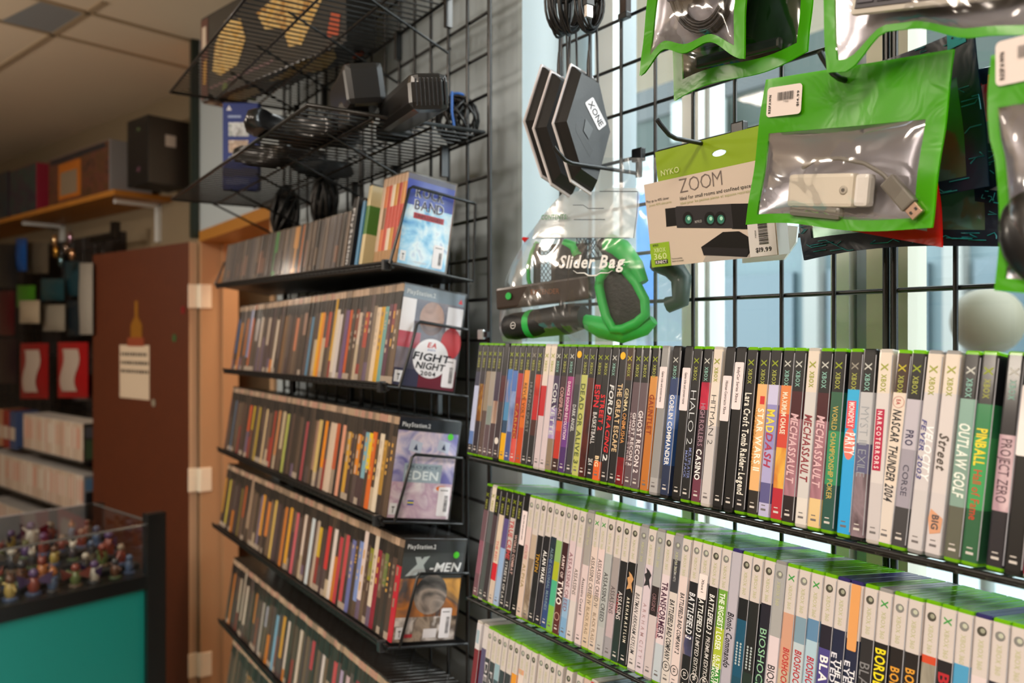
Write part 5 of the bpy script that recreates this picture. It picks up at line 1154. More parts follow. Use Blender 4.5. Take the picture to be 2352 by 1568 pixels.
rd = Pouch('window_pouch', 'red edged pouch hanging right behind the large green pouch', 'pouch', [W(1815, 260, .785), W(2138, 285, .785), W(2168, 568, .79), W(1835, 508, .79)], (.07, .085, .3, .11), .005, green_foil('#c01208'), 'pouches hanging on the window grid', seed=5, amp=.001, back=mat('#b9b6bc', .3, .5), nn=12)
NAVY = green_foil('#0c1c2c')
def circuits(p, n, seed, inner):
    r_ = random.Random(seed); b = MB(); m = mat('#1c8a94', .4); bl, br, bt, bb = p.bord
    for k in range(n):
        side = r_.choice('lrtbb')
        u, v = {'l': (r_.uniform(.01, bl), r_.random()), 'r': (1 - r_.uniform(.01, br), r_.random()), 't': (r_.random(), r_.uniform(.01, bt)), 'b': (r_.random(), 1 - r_.uniform(.01, bb))}[side]
        pts = [p.P(u, v, 1, .0012)]
        for q in range(r_.randint(2, 4)):
            if r_.random() < .5: u += r_.choice((-1, 1)) * r_.uniform(.03, .1)
            else: u += r_.choice((-1, 1)) * .03; v += r_.choice((-1, 1)) * .03
            u = min(.99, max(.01, u)); v = min(.99, max(.01, v))
            if bl < u < 1 - br and bt < v < 1 - bb: break
            pts.append(p.P(u, v, 1, .0012))
        if len(pts) > 1: b.tube(pts, .0005, m, 4)
    if b.f: build(b, 'circuit_pattern', p.ob)
nv1 = Pouch('window_pouch', 'navy circuit-print pouch with a turquoise label, behind the large green pouch', 'pouch', [W(1858, 205, .818), W(2238, 58, .818), W(2276, 428, .822), W(1885, 500, .822)], (.12, .11, .28, .09), .005, NAVY, 'pouches hanging on the window grid', seed=7, amp=.0012, back=mat('#3c6a50', .2, .3, .3), nn=12)
circuits(nv1, 46, 3, 0)
b = MB(); fr = nv1.frame(.86, .10, .002); b.poly(fr, [(0, 0), (.018, .002), (.017, .024), (.008, .028), (.001, .016)], mat('#28a0b0', .4), 0); b.disc(fr, .006, .010, .0012, mat('#123', .5) if False else mat('#0c2030', .5), .0005, 8); b.rect(fr, .010, .015, .004, .004, mat('#0c2030', .5), .0005); build(b, 'turquoise_label', nv1.ob)
nv2 = Pouch('window_pouch', 'dark circuit-print pouch whose lower hem hangs below the red edged pouch', 'pouch', [W(1800, 310, .852), W(2290, 330, .852), W(2298, 566, .855), W(1848, 598, .855)], (.07, .06, .2, .16), .004, NAVY, 'pouches hanging on the window grid', wave=lambda u: .06 * math.sin(math.pi * u), seed=9, amp=.001, back=mat('#4a7a62', .2, .3, .3), nn=10)
circuits(nv2, 46, 8, 0)
nv3 = Pouch('window_pouch', 'navy pouch with a red strip beside the large green pouch', 'pouch', [W(2222, 165, .846), W(2350, 140, .846), W(2352, 478, .85), W(2240, 462, .85)], (.2, .1, .12, .1), .004, NAVY, 'pouches hanging on the window grid', seed=11, amp=.001, back=mat('#a8a4ae', .25, .7, 0, bump=.5, bscale=30), nn=10)
circuits(nv3, 20, 4, 0)
b = MB(); fr = nv3.frame(.15, .40, .002); b.rect(fr, .002, 0, .010, .045, mat('#c01820', .4), 0); b.rect(fr, .013, -.02, .008, .03, mat('#1f9aa0', .4), 0); build(b, 'red_strip', nv3.ob)
b = MB(); o = [W(x, y, .893) for x, y in ((1700, 505), (1832, 520), (1828, 556), (1800, 596), (1705, 604))]; b.face(o, mat('#eceef0', .5)); b.face([p + Vector((0, .003, 0)) for p in o][::-1], mat('#eceef0', .5))
for i in range(5): j = (i + 1) % 5; b.face([o[i], o[j], o[j] + Vector((0, .003, 0)), o[i] + Vector((0, .003, 0))], mat('#eceef0', .5))
build(b, 'hanging_sleeve', label='white plastic sleeve peeking out behind the boxed accessory card', category='sleeve')

# upper pouches cut by the frame
def wv(pts):
    def f(u):
        for (u0, w0_), (u1, w1_) in zip(pts, pts[1:]):
            if u0 <= u <= u1:
                t = (u - u0) / (u1 - u0); t = t * t * (3 - 2 * t); return w0_ + (w1_ - w0_) * t
        return 0
    return f
up1 = Pouch('window_pouch', 'green edged pouch with a dark coiled cable and a curled lower hem', 'pouch', [W(1505, -150, .755), W(1732, -170, .755), W(1706, 133, .745), W(1470, 175, .74)], (.10, .09, .15, .085), .012, GF, 'pouches hanging on the window grid', wave=wv([(0, 0), (.25, .16), (.45, .11), (.66, .17), (1, 0)]), seed=13)
up2 = Pouch('window_pouch', 'darker green pouch hanging behind the pouch with the coiled cable', 'pouch', [W(1545, -120, .80), W(1866, -170, .80), W(1855, 118, .80), W(1549, 232, .80)], (.075, .075, .12, .11), .008, GF, 'pouches hanging on the window grid', wave=lambda u: .03 * math.sin(u * 6.3), bow=lambda u, v: .02 * math.sin(v * 3.1) * u, seed=15, back=mat('#14340f', .25, .2, .4), nn=16)
up3 = Pouch('window_pouch', 'green edged silver pouch holding a small keyboard at the top of the view', 'pouch', [W(1886, -190, .70), W(2440, -230, .70), W(2430, 75, .70), W(1898, 166, .70)], (.055, .05, .2, .075), .011, GF, 'pouches hanging on the window grid', wave=wv([(0, 0), (.09, -.01), (.3, .21), (.42, .2), (.7, .06), (1, 0)]), seed=17)
up4 = Pouch('window_pouch', 'green pouch with a dark rounded item at the frame edge, price sticker on top', 'pouch', [W(2278, 128, .66), W(2560, 60, .66), W(2560, 690, .67), W(2287, 667, .67)], (.085, .07, .22, .055), .016, GF, 'pouches hanging on the window grid', bow=lambda u, v: (1 - u) * (-.05 * math.sin(math.pi * min(1, v * 2.3)) + .05 * math.sin(math.pi * max(0, (v - .35) / .65))), seed=19)
fr = up4.frame(.075, .135, .0015); resp_sticker(up4, fr, .05, .033, cut=True)
rr = random.Random(11)
cc = inside(up1, .55, .42)
b = MB(); U_ = (up1.c[1] - up1.c[0]).normalized(); V_ = Vector((0, 0, 1))
for k in range(9):
    a_, h_ = .050 - .003 * (k % 4) + rr.uniform(-.002, .002), .062 - .0035 * (k % 4)
    b.tube([cc + U_ * a_ * math.cos(t) + V_ * (h_ * math.sin(t) + .004) + up1.n * (.006 * (k / 8 - .5) + .002) for t in [2 * math.pi * i / 28 for i in range(28)]], .0028, mat('#19191c', .35), 6, closed=True)
cb = build(b, 'coiled_cable', label='black coiled cable with a red strand in the upper green pouch', category='cable')
b = MB(); b.tube([cc + U_ * (-.004 + .042 * t) + V_ * (-.018 + .03 * t * t) + up1.n * .008 for t in [i / 8 for i in range(9)]], .0022, mat('#b0142c', .35), 6); s = build(b, 'red_strand', cb); s['label'] = 'red strand'
b = MB(); b.box((-.026, -.02, -.004), (.02, .028, .005), mat('#27305c', .4), fplane(up1, .42, .40, .001), bev=.003); build(b, 'blue_block', cb)
b = MB(); Mx = fplane(up2, .45, .42, .0); b.box((-.058, -.055, -.005), (.028, .045, .006), mat('#101210', .35), Mx, bev=.006); it = build(b, 'dark_pack', label='dark flat pack inside the darker green pouch', category='accessory')
b = MB(); Mx2 = fplane(up2, .52, .83, .002) @ Matrix.Rotation(R(1), 4, 'Z'); b.box((-.062, -.007, -.004), (.060, .007, .006), mat('#1c2420', .25, 0, .5), Mx2, bev=.0035); build(b, 'bar', it)
Mx = fplane(up3, .555, .415, .003) @ Matrix.Rotation(R(5), 4, 'Z')
b = MB(); b.box((-.074, -.035, -.005), (.074, .035, .004), mat('#c9c4ba', .35, 0, .3), Mx, bev=.004); kb = build(b, 'small_keyboard', label='small dark keyed keyboard with a pale rim in the silver pouch', category='keyboard')
b = MB(); b.box((-.069, -.030, .0042), (.069, .030, .0052), mat('#3a3840', .4), Mx, bev=.0004); build(b, 'key_bed', kb)
b = MB()
for i in range(7):
    for j in range(3): b.box((-.067 + .0192 * i, -.026 + .0185 * j, .0052), (-.067 + .0192 * i + .0160, -.026 + .0185 * j + .014, .0068), mat('#4a4852', .4), Mx, bev=.0008); b.box((-.061 + .0192 * i, -.022 + .0185 * j, .0069), (-.057 + .0192 * i, -.018 + .0185 * j, .0070), mat('#b8b6b0', .5), Mx)
build(b, 'keys', kb)
b = MB(); b.ball(inside(up4, .34, .77, .002), .031, mat('#121214', .3, 0, .3), 18, (.8, .32, 1.15), Matrix.Rotation(R(-15), 3, 'Y')); mo = build(b, 'dark_item', label='black rounded item inside the pouch at the frame edge', category='accessory')
b = MB(); b.tube([inside(up4, .55, .62, .004), inside(up4, .62, .5, .006), inside(up4, .5, .42, .006), inside(up4, .4, .46, .004)], .0028, mat('#2a58a8', .35), 8); s = build(b, 'cord', mo); s['label'] = 'blue cord'

# ---------------------------------------------------------------- boxed accessory card
c = [W(1468, 427, .832), W(1757, 367, .832), W(1789, 585, .848), W(1498, 614, .848)]
TL, TR, BR, BL = c; U = (BR - BL).normalized(); n = U.cross(TL - BL).normalized()
if n.y > 0: n = -n
V = n.cross(U).normalized(); V = V if V.z > 0 else -V
wz, hz = (BR - BL).length, (TL - BL).length; fr = (BL, U, V, n)
z_ = thing('boxed_accessory', 'white boxed accessory card with a green hang tab, left of the large green pouch', 'box', BL - n * .02)
cb_, gr, dk = mat('#cdbdb0', .45, 0, .3), mat('#86a414', .4, 0, .4), mat('#2c2a2c', .4)
b = MB(); b.prism(rrect(0, 0, wz, hz), fr, -.022, 0, cb_, mat('#a8a29a', .5)); build(b, 'carton', z_)
b = MB(); tb = [(wz * .125, hz), (wz * .118, hz * 1.30), (wz * .14, hz * 1.345), (wz * .985, hz * 1.345), (wz * .985, hz)]
xc, yc = wz * .64, hz * 1.165; hole = [(xc + wz * .055 * math.cos(t) + 0.0, yc + hz * .035 * math.sin(t)) for t in [2 * math.pi * i / 16 for i in range(16)]]
# tab with a hang hole: built as a fan of quads round the hole
ring_o = []
for (hx_, hy_) in hole:
    dx_, dy_ = hx_ - xc, hy_ - yc; L_ = 1e9
    k = min([(abs((wz * .985 - xc) / dx_) if dx_ > 1e-6 else abs((wz * .125 - xc) / dx_) if dx_ < -1e-6 else 1e9), (abs((hz * 1.345 - yc) / dy_) if dy_ > 1e-6 else abs((hz - yc) / dy_) if dy_ < -1e-6 else 1e9)])
    ring_o.append((xc + dx_ * k, yc + dy_ * k))
corn = [(wz * .985, hz * 1.345), (wz * .125, hz * 1.345), (wz * .125, hz), (wz * .985, hz)]
for sgn in (0, -.0012):
    for i in range(16):
        j = (i + 1) % 16; q = [hole[i], ring_o[i], ring_o[j], hole[j]]
        a, d_ = ring_o[i], ring_o[j]
        if abs(a[0] - d_[0]) > 1e-6 and abs(a[1] - d_[1]) > 1e-6:
            cr = min(corn, key=lambda p: math.hypot(p[0] - (a[0] + d_[0]) / 2, p[1] - (a[1] + d_[1]) / 2)); q = [hole[i], a, cr, d_, hole[j]]
        b.poly(fr, q, gr, sgn - .001)
b.text(fr, 'NYKO', wz * .165, hz * 1.055, hz * .065, mat('#d4dca0', .4), w=wz * .155, style='r')
build(b, 'hang_tab', z_)['label'] = 'olive green hang tab'
b = MB(); g2 = mat('#a8a878', .5)
b.text(fr, 'ZOOM', wz * .31, hz * .815, hz * .165, mat('#6a5e5a', .5), w=wz * .34, style='t'); b.text(fr, 'Ideal for small rooms and confined spaces', wz * .305, hz * .735, hz * .04, dk, w=wz * .56)
b.text(fr, 'Ideal pour les petites pieces et espaces restreints', wz * .305, hz * .685, hz * .03, g2, w=wz * .56); b.text(fr, 'Play up to 40% closer', wz * .012, hz * .775, hz * .03, dk, w=wz * .2); b.text(fr, 'Jouez 40% plus pres', wz * .03, hz * .728, hz * .026, g2, w=wz * .2)
k1, k2, k3 = mat('#141416', .3, 0, .5), mat('#232226', .3, 0, .5), mat('#2e2d31', .3, 0, .5)
X_ = lambda pts: [(wz * p, hz * q) for p, q in pts]
b.poly(fr, X_([(.165, .46), (.26, .455), (.26, .665), (.17, .672)]), k1, .0004); b.poly(fr, X_([(.255, .43), (.70, .335), (.70, .60), (.27, .675), (.255, .66)]), k3, .0006); b.poly(fr, X_([(.69, .33), (.86, .29), (.86, .565), (.70, .60)]), k1, .0005)
for (p, q) in ((.355, .515), (.53, .475), (.61, .46)):
    b.disc(fr, wz * p, hz * q, wz * .043, k1, .0008); b.disc(fr, wz * (p + .005), hz * (q - .01), wz * .027, mat('#3c7a6a', .2, 0, .6), .001); b.disc(fr, wz * (p + .01), hz * q, wz * .012, mat('#a8e0c8', .2), .0012)
b.text(fr, 'NYKO', wz * .41, hz * .45, hz * .03, mat('#b8b8b8', .4), w=wz * .055, lift=.0008)
b.poly(fr, X_([(.44, .175), (.62, .31), (.74, .295), (.86, .16), (.78, .01), (.46, .08)]), k1, .0007); b.poly(fr, X_([(.44, .175), (.455, .08), (.78, .015), (.80, .10)]), k2, .0009)
b.poly(fr, X_([(.44, .0), (.80, .0), (.80, .12), (.47, .07)]), mat('#a9a19c', .5), .0005)
b.rect(fr, 0, 0, wz * .175, hz * .285, mat('#8fb426', .4, 0, .4), .0005); b.text(fr, 'NYKO', wz * .03, hz * .245, hz * .025, dk, w=wz * .05, style='b', lift=.0009); b.text(fr, 'XBOX', wz * .035, hz * .175, hz * .05, mat('#d8e4a8', .4), w=wz * .105, lift=.0009); b.text(fr, '360', wz * .03, hz * .09, hz * .07, mat('#d8e4a8', .4), w=wz * .115, lift=.0009)
b.rect(fr, wz * .035, hz * .03, wz * .115, hz * .05, mat('#2a1e2c', .4), .0008); b.text(fr, 'KINECT', wz * .043, hz * .038, hz * .034, mat('#e0dcd8', .4), w=wz * .1, style='b', lift=.0012)
b.text(fr, 'Patents pending', wz * .185, hz * .07, hz * .018, dk, w=wz * .09, lift=.0006); b.text(fr, 'Sensor not included', wz * .185, hz * .04, hz * .018, dk, w=wz * .1, lift=.0006)
build(b, 'printed_face', z_)
b = MB(); b.poly(fr, rrect(wz * .805, 0.0005, wz * .19, hz * .42), mat('#d0cccc', .5), .0011); barcode(b, (fr[0] + n * .001, U, V, n), wz * .88, hz * .13, wz * .065, hz * .27, dk, True, 6); b.text(fr, '$19.99', wz * .85, hz * .05, hz * .045, dk, w=wz * .11, style='b', lift=.0016); b.text((BL + n * .0016, V, -U, n), '73504', hz * .2, -wz * .865, hz * .018, dk, w=hz * .08); build(b, 'price_sticker', z_)['label'] = 'white price sticker reading $19.99'

# ---------------------------------------------------------------- hexagonal receivers
def WPX(x, y, X):
    a, bb = ray(x); t = X / a; return Vector((X, bb * t, CZ - t * (y - HY)))
HV = [(1312, 145), (1363, 176), (1394, 311), (1358, 448), (1312, 417), (1270, 282)]
hv = [WPX(x, y, -.957) for x, y in HV]; hc = sum(hv, Vector()) / 6
def hexpad(dx, dz, nm, first=False):
    off = Vector((dx, 0, dz)); t = thing('hexagonal_pad', nm, 'pad', hc + off + Vector((-.006, 0, -.1)), 'hexagonal pads hanging by their cables')
    sc = lambda k, x: [Vector((x, hc.y + (p.y - hc.y) * k, hc.z + (p.z - hc.z) * k)) + off for p in hv]
    def band(b, a, c_, m):
        for i in range(6): j = (i + 1) % 6; b.face([a[i], a[j], c_[j], c_[i]], m)
    wm, km, gm = mat('#e2dfe4', .35, 0, .3), mat('#171719', .4), mat('#34373b', .45, bump=.03, bscale=300)
    b = MB(); a, c_ = sc(1.0, -.9605), sc(1.0, -.957); b.face(a[::-1], wm); band(b, a, c_, wm); b.face(c_, wm); build(b, 'white_base', t)
    b = MB(); a, c_, d_ = sc(.955, -.9568), sc(.93, -.951), sc(.80, -.938); band(b, a, c_, km); band(b, c_, d_, km); build(b, 'black_rim', t)
    b = MB(); b.face(sc(.80, -.938), gm); d2 = sc(.8, -.938); build(b, 'top_face', t)
    top = (hv[0] * .35 + hv[1] * .65) + off
    b = MB(); b.tube([top + Vector((.008, 0, -.012)), top + Vector((.008, .0, .012)), top + Vector((.008, 0, .03))], [.0042, .0038, .0022], km, 8); build(b, 'strain_relief', t)
    b = MB(); b.tube([top + Vector((.008, 0, .02)), top + Vector((.009, .001, .07)), top + Vector((.012, .004, .13))], .0021, km, 8); b.tube([top + Vector((.014, .012, -.02)), top + Vector((.012, .012, .05)), top + Vector((.012, .008, .13))], .0018, km, 8); build(b, 'cable', t)
    if first:
        X0 = -.9375; q = [WPX(x, y, X0) for x, y in ((1343, 236), (1375, 300), (1384, 262), (1353, 204))]
        o = q[0]; u_ = (q[1] - q[0]).normalized(); n_ = Vector((1, 0, 0)); v_ = n_.cross(u_)
        if v_.dot(q[3] - q[0]) < 0: v_ = -v_
        L_, H_ = (q[1] - q[0]).length, abs((q[3] - q[0]).dot(v_)); f_ = (o, u_, v_, n_)
        b = MB(); b.poly(f_, rrect(0, 0, L_, H_, .003), mat('#e6e4ea', .5), .0002); b.text(f_, 'XONE', L_ * .08, H_ * .24, H_ * .5, mat('#2a2a30', .5), w=L_ * .84, lift=.0006); build(b, 'name_sticker', t)['label'] = 'white lettered sticker'
        b = MB(); q = [WPX(x, y, X0 - .0003) for x, y in ((1323, 282), (1362, 345), (1355, 362), (1322, 300))]; b.face(q, mat('#1e2023', .35)); b.face([p + Vector((.0006, 0, 0)) for p in [WPX(x, y, X0) for x, y in ((1345, 272), (1362, 296), (1352, 320), (1340, 300))]], mat('#4a4e52', .35)); build(b, 'raised_bar', t)
hexpad(0, 0, 'grey topped hexagonal pad with a white lettered sticker, nearest of three', True)
hexpad(-.048, .002, 'middle one of three black hexagonal pads with white rims')
hexpad(-.072, .018, 'rear one of three black hexagonal pads, nearest the wall')
def hank(px, py, X, nm, sc=1.0, plug=False):
    c0 = WPX(px, py, X); b = MB()
    for k in range(9):
        w_, h_ = (.020 + .0022 * (k % 4)) * sc, (.048 + rr.uniform(-.006, .004)) * sc; dx = rr.uniform(-.009, .009); tw = rr.uniform(-.5, .5)
        b.tube([c0 + Vector((dx + math.sin(tw) * w_ * math.cos(t), math.cos(tw) * w_ * math.cos(t), h_ * math.sin(t))) for t in [2 * math.pi * i / 22 for i in range(22)]], .0021, mat('#131315', .35), 6, closed=True)
    o = build(b, 'cable_hank', label=nm, category='cable', group='cable hanks above the hexagonal pads')
    b = MB(); b.tube([c0 + Vector((math.cos(t) * .013, math.sin(t) * .017, .008)) for t in [2 * math.pi * i / 12 for i in range(12)]], .0035, mat('#0c0c0d', .5), 6, closed=True); build(b, 'tie', o)
    if plug:
        q = WPX(1352, 18, X + .02); b = MB(); b.box(q + Vector((-.003, -.006, -.014)), q + Vector((.003, .006, .004)), mat('#cfcac4', .25, .8), bev=.0008); b.box(q + Vector((-.0045, -.0075, .003)), q + Vector((.0045, .0075, .022)), mat('#131315', .4), bev=.001); build(b, 'plug', o)['label'] = 'metal plug end'
hank(1288, 8, -.985, 'black cable hank above the rear hexagonal pads'); hank(1306, -4, -.962, 'black cable hank in the middle above the hexagonal pads', 1.05); hank(1356, 6, -.925, 'black cable hank with a metal plug above the lettered hexagonal pad', .85, True)

# ---------------------------------------------------------------- clear slider bag with its contents
rows = [(362, 1362, 1512), (420, 1316, 1502), (480, 1262, 1510), (545, 1208, 1560), (600, 1180, 1584), (645, 1162, 1589), (700, 1150, 1582), (750, 1147, 1573), (784, 1156, 1566)]
def sby(x): return .790 + (x - 1150) / 430 * .098
def sbrow(v):
    k = v * (len(rows) - 1); i = min(int(k), len(rows) - 2); f = k - i; return [rows[i][q] + (rows[i + 1][q] - rows[i][q]) * f for q in range(3)]
A_, B_ = W(1150, 700, sby(1150)), W(1580, 700, sby(1580)); d_ = B_ - A_; d_.z = 0; d_.normalize(); SBN = Vector((d_.y, -d_.x, 0))
if SBN.y > 0: SBN = -SBN
def SB(x, y, dn=0.0): return W(x, y, sby(x)) + SBN * dn
def sbag(u, v, sgn):
    y, xl, xr = sbrow(v); x = xl + (xr - xl) * u
    bul = .030 * math.sin(math.pi * u) ** .6 * max(0, min(1, (v - .18) / .35)) * (1 - .75 * max(0, (v - .85) / .15))
    if sgn < 0: bul *= .45
    nz = .004 * noise.noise(Vector((u * 4, v * 3, 3.3))) + .0016 * noise.noise(Vector((u * 13, v * 7, 1.7)))
    return SB(x, y, sgn * (.001 + bul) + nz * (1 if sgn > 0 else .5) * min(1, v * 4))
FB = film((.97, .985, .99), .04, .16, .4, 9, .045, (.8, .85, .9))
b = MB(); b.grid(lambda u, v: sbag(u, v, 1), 30, 30, FB); b.grid(lambda u, v: sbag(u, v, -1), 14, 14, FB)
bag = build(b, 'slider_bag', label='clear plastic slider bag of green and black straps on a peg hook', category='bag')
def onbag(x, y, lift=.0015):
    best = None
    for v_ in [i / 60 for i in range(61)]:
        yy, xl, xr = sbrow(v_)
        if best is None or abs(yy - y) < best[0]: best = (abs(yy - y), v_, (x - xl) / (xr - xl))
    return sbag(min(1, max(0, best[2])), best[1], 1) + SBN * lift
b = MB(); lab_ = film((.9, .92, .92), .03, .25, .2, 12, .62, (.82, .84, .84)); g_ = lambda u, v: onbag(1232 + (1470 - 1232) * u + (1 - v) * 8 * 0, 440 + (552 - 440) * v - 6 * u)
b.grid(g_, 14, 8, lab_)
gy = mat('#7a8088', .5)
for a, c2_ in (((1380, 441), (1466, 441)), ((1466, 441), (1468, 545)), ((1238, 548), (1460, 548)), ((1322, 475), (1395, 478)), ((1330, 502), (1400, 502))): b.tube([onbag(a[0] + (c2_[0] - a[0]) * k / 6, a[1] + (c2_[1] - a[1]) * k / 6, .0025) for k in range(7)], .0006, gy, 4)
build(b, 'writing_panel', bag)
def sbtext(b, s, x0, y0, x1, h, m, shear=.2, style='b'):
    o = onbag(x0, y0, .006); e = onbag(x1, y0 + (x1 - x0) * -.0, .006); u_ = e - o; w_ = u_.length; u_.normalize(); v_ = Vector((0, 0, 1)) - u_ * u_.z; v_.normalize(); nn_ = u_.cross(v_); nn_ = nn_ if nn_.y < 0 else -nn_
    b.text((o, u_, v_, nn_), s, 0, 0, h, m, w=w_, style=style, shear=shear)
b = MB(); wt = mat('#e6e8ea', .5)
sbtext(b, 'Slider Bag', 1312, 620, 1458, .0185, wt); b.tube([onbag(1345 + 90 * k / 10, 624 + 11 * math.sin(math.pi * k / 10), .005) for k in range(11)], [.0004 + .0009 * math.sin(math.pi * k / 10) for k in range(11)], wt, 5)
build(b, 'lettering', bag); b = MB(); sbtext(b, 'CONTENTS:', 1252, 502, 1318, .0075, mat('#5a8a66', .5), 0); build(b, 'panel_lettering', bag)
b = MB(); q = onbag(1196, 547, .0); b.add([q + Vector((-.006, 0, .004)), q + Vector((.012, 0, .001)), q + Vector((-.001, 0, -.006)), q + Vector((-.004, -.004, 0))], [(0, 1, 3), (1, 2, 3), (2, 0, 3), (0, 2, 1)], mat('#c81e22', .4)); build(b, 'red_slider', bag)['label'] = 'small red slider tab'
BG, BK = mat('#22a848', .5), mat('#141416', .5, bump=.1, bscale=200)
def strap(pts, wd, th, m, b, dn=0.0, closed=False):
    P_ = [SB(x, y, dn + d) for x, y, d in pts]; b.tube(P_, th, m, 8, closed=closed)
# cuff with a meshed back
t = thing('padded_cuff', 'black padded cuff with mesh panels and a green rim in the slider bag', 'strap', SB(1290, 690, 0))
b = MB()
def cuff(u, v): a = math.pi * (.02 + .96 * u); x = 1285 - 62 * math.cos(a); return SB(x, 556 + 112 * v + 6 * math.sin(a), .004 + .016 * math.sin(a) - .008)
b.grid(cuff, 20, 10, BK, True, lambda u, v: not (.3 < u < .46 and .04 < v < .96)); build(b, 'cuff_body', t)
b = MB()
for k in range(9):
    for sg in (1, -1):
        p_ = []
        for q in range(9):
            uu = .3 + .16 * q / 8; vv = k / 8 + sg * (q / 8 - .5) * .34
            if 0 <= vv <= 1: p_.append(cuff(uu, vv))
        if len(p_) > 1: b.tube(p_, .0007, mat('#1e2a38', .5), 4)
build(b, 'mesh_panel', t)
b = MB(); b.tube([SB(1236, 556, .002), SB(1224, 580, .003), SB(1217, 610, .004), SB(1217, 640, .004), SB(1222, 665, .002)], .0035, BG, 8); b.tube([SB(1300, 560, .004), SB(1322, 566, .004), SB(1330, 588, .004)], .008, BG, 8); build(b, 'green_rim', t)['label'] = 'green rim'
b = MB(); gm = lambda u, v: SB(1330 + 48 * u, 548 + 42 * v, .006 - .004 * u)
for k in range(7): b.tube([gm(k / 6, 0) + SBN * .001, gm(max(0, min(1, k / 6 - .5)), 1) + SBN * .001], .0007, mat('#1e2a38', .5), 4); b.tube([gm(k / 6, 0) + SBN * .001, gm(min(1, k / 6 + .5), 1) + SBN * .001], .0007, mat('#1e2a38', .5), 4)
build(b, 'mesh_panel', t)
# looped strap
t = thing('looped_strap', 'green edged looped strap with a black pad in the slider bag', 'strap', SB(1435, 775, 0))
b = MB(); lp = [(1388, 640), (1410, 612), (1442, 618), (1470, 650), (1490, 688), (1492, 722), (1470, 742), (1440, 756), (1418, 756), (1402, 728), (1392, 690), (1386, 660)]
b.tube([SB(x, y, .012) for x, y in lp], .0075, BG, 8, closed=True); build(b, 'green_edge', t)['label'] = 'green edge'
b = MB(); cx_, cy_ = 1438, 685; b.add([SB(cx_, cy_, .014)] + [SB(x, y, .008) for x, y in lp], [(0, i + 1, (i + 1) % 12 + 1) for i in range(12)], BK, True); build(b, 'black_pad', t)
b = MB(); b.tube([SB(1400, 560, .002), SB(1432, 575, .005), SB(1462, 610, .006), SB(1480, 650, .006)], [.016, .017, .014, .010], BG, 8); b.tube([SB(1385, 556, .0), SB(1420, 600, .009), SB(1440, 618, .012)], .011, BK, 8); build(b, 'upper_band', t)['label'] = 'green upper band'
b = MB(); b.tube([SB(1500, 600, -.004), SB(1540, 610, -.004), SB(1562, 640, -.004), SB(1560, 690, -.004), SB(1530, 700, -.004)], [.014, .018, .016, .014, .012], mat('#223a34', .5), 8); build(b, 'rear_pad', t)
b = MB(); b.tube([SB(1335, 735, -.002), SB(1380, 752, -.002), SB(1430, 768, -.002), SB(1480, 752, -.002), SB(1500, 735, -.002)], [.010, .017, .013, .012, .008], BG, 8); build(b, 'lower_band', t)['label'] = 'green lower band'
# bar and roller grips
t = thing('bar_grip', 'dark flat bar with a green dot at the lower end of the slider bag', 'grip', SB(1255, 715, 0))
def obox(p0, p1, h, dpt, m, b, dn=0.0, bev=.004):
    u_ = p1 - p0; L_ = u_.length; u_.normalize(); v_ = Vector((0, 0, 1)) - u_ * u_.z; v_.normalize(); w_ = u_.cross(v_)
    M_ = Matrix(((u_.x, v_.x, w_.x, p0.x), (u_.y, v_.y, w_.y, p0.y), (u_.z, v_.z, w_.z, p0.z), (0, 0, 0, 1))); b.box((0, -h / 2, -dpt / 2), (L_, h / 2, dpt / 2), m, M_, bev=bev); return M_
b = MB(); M_ = obox(SB(1156, 688, .010), SB(1372, 660, .014), .036, .020, mat('#2a1d16', .4, 0, .3), b); build(b, 'bar', t)
b = MB(); q = SB(1187, 681, .0225); b.lathe([(.0062, 0), (.0055, .001)], q, SBN, BG, 16); build(b, 'green_dot', t)['label'] = 'green dot'
b = MB(); f_ = (SB(1240, 672, .0235), d_, Vector((0, 0, 1)), SBN); b.text(f_, 'EXTENDER', 0, -.004, .008, mat('#7a4a2a', .4), w=.055); build(b, 'lettering', t)
t = thing('roller_grip', 'black roller with a green band at the bottom of the slider bag', 'grip', SB(1265, 775, 0))
p0, p1 = SB(1168, 752, .004), SB(1345, 728, .004); ax = p1 - p0; L_ = ax.length
b = MB(); b.lathe([(.012, 0), (.020, .004), (.0225, .02), (.0215, L_ * .32), (.023, L_ * .4), (.024, L_ * .8), (.018, L_)], p0, ax, BK, 20); build(b, 'roller', t)
b = MB(); b.lathe([(.0222, L_ * .31), (.0235, L_ * .325), (.0235, L_ * .385), (.0225, L_ * .4)], p0, ax, BG, 20); build(b, 'green_band', t)['label'] = 'green band'
b = MB(); q = p0 + ax * .2 + SBN * .0222 * 1.0; f_ = (q, ax.normalized(), Vector((0, 0, 1)), SBN); b.ring(f_, 0, 0, .0055, .0046, wt, .001); b.rect(f_, -.0035, -.0005, .007, .001, wt, .001); build(b, 'emblem', t)
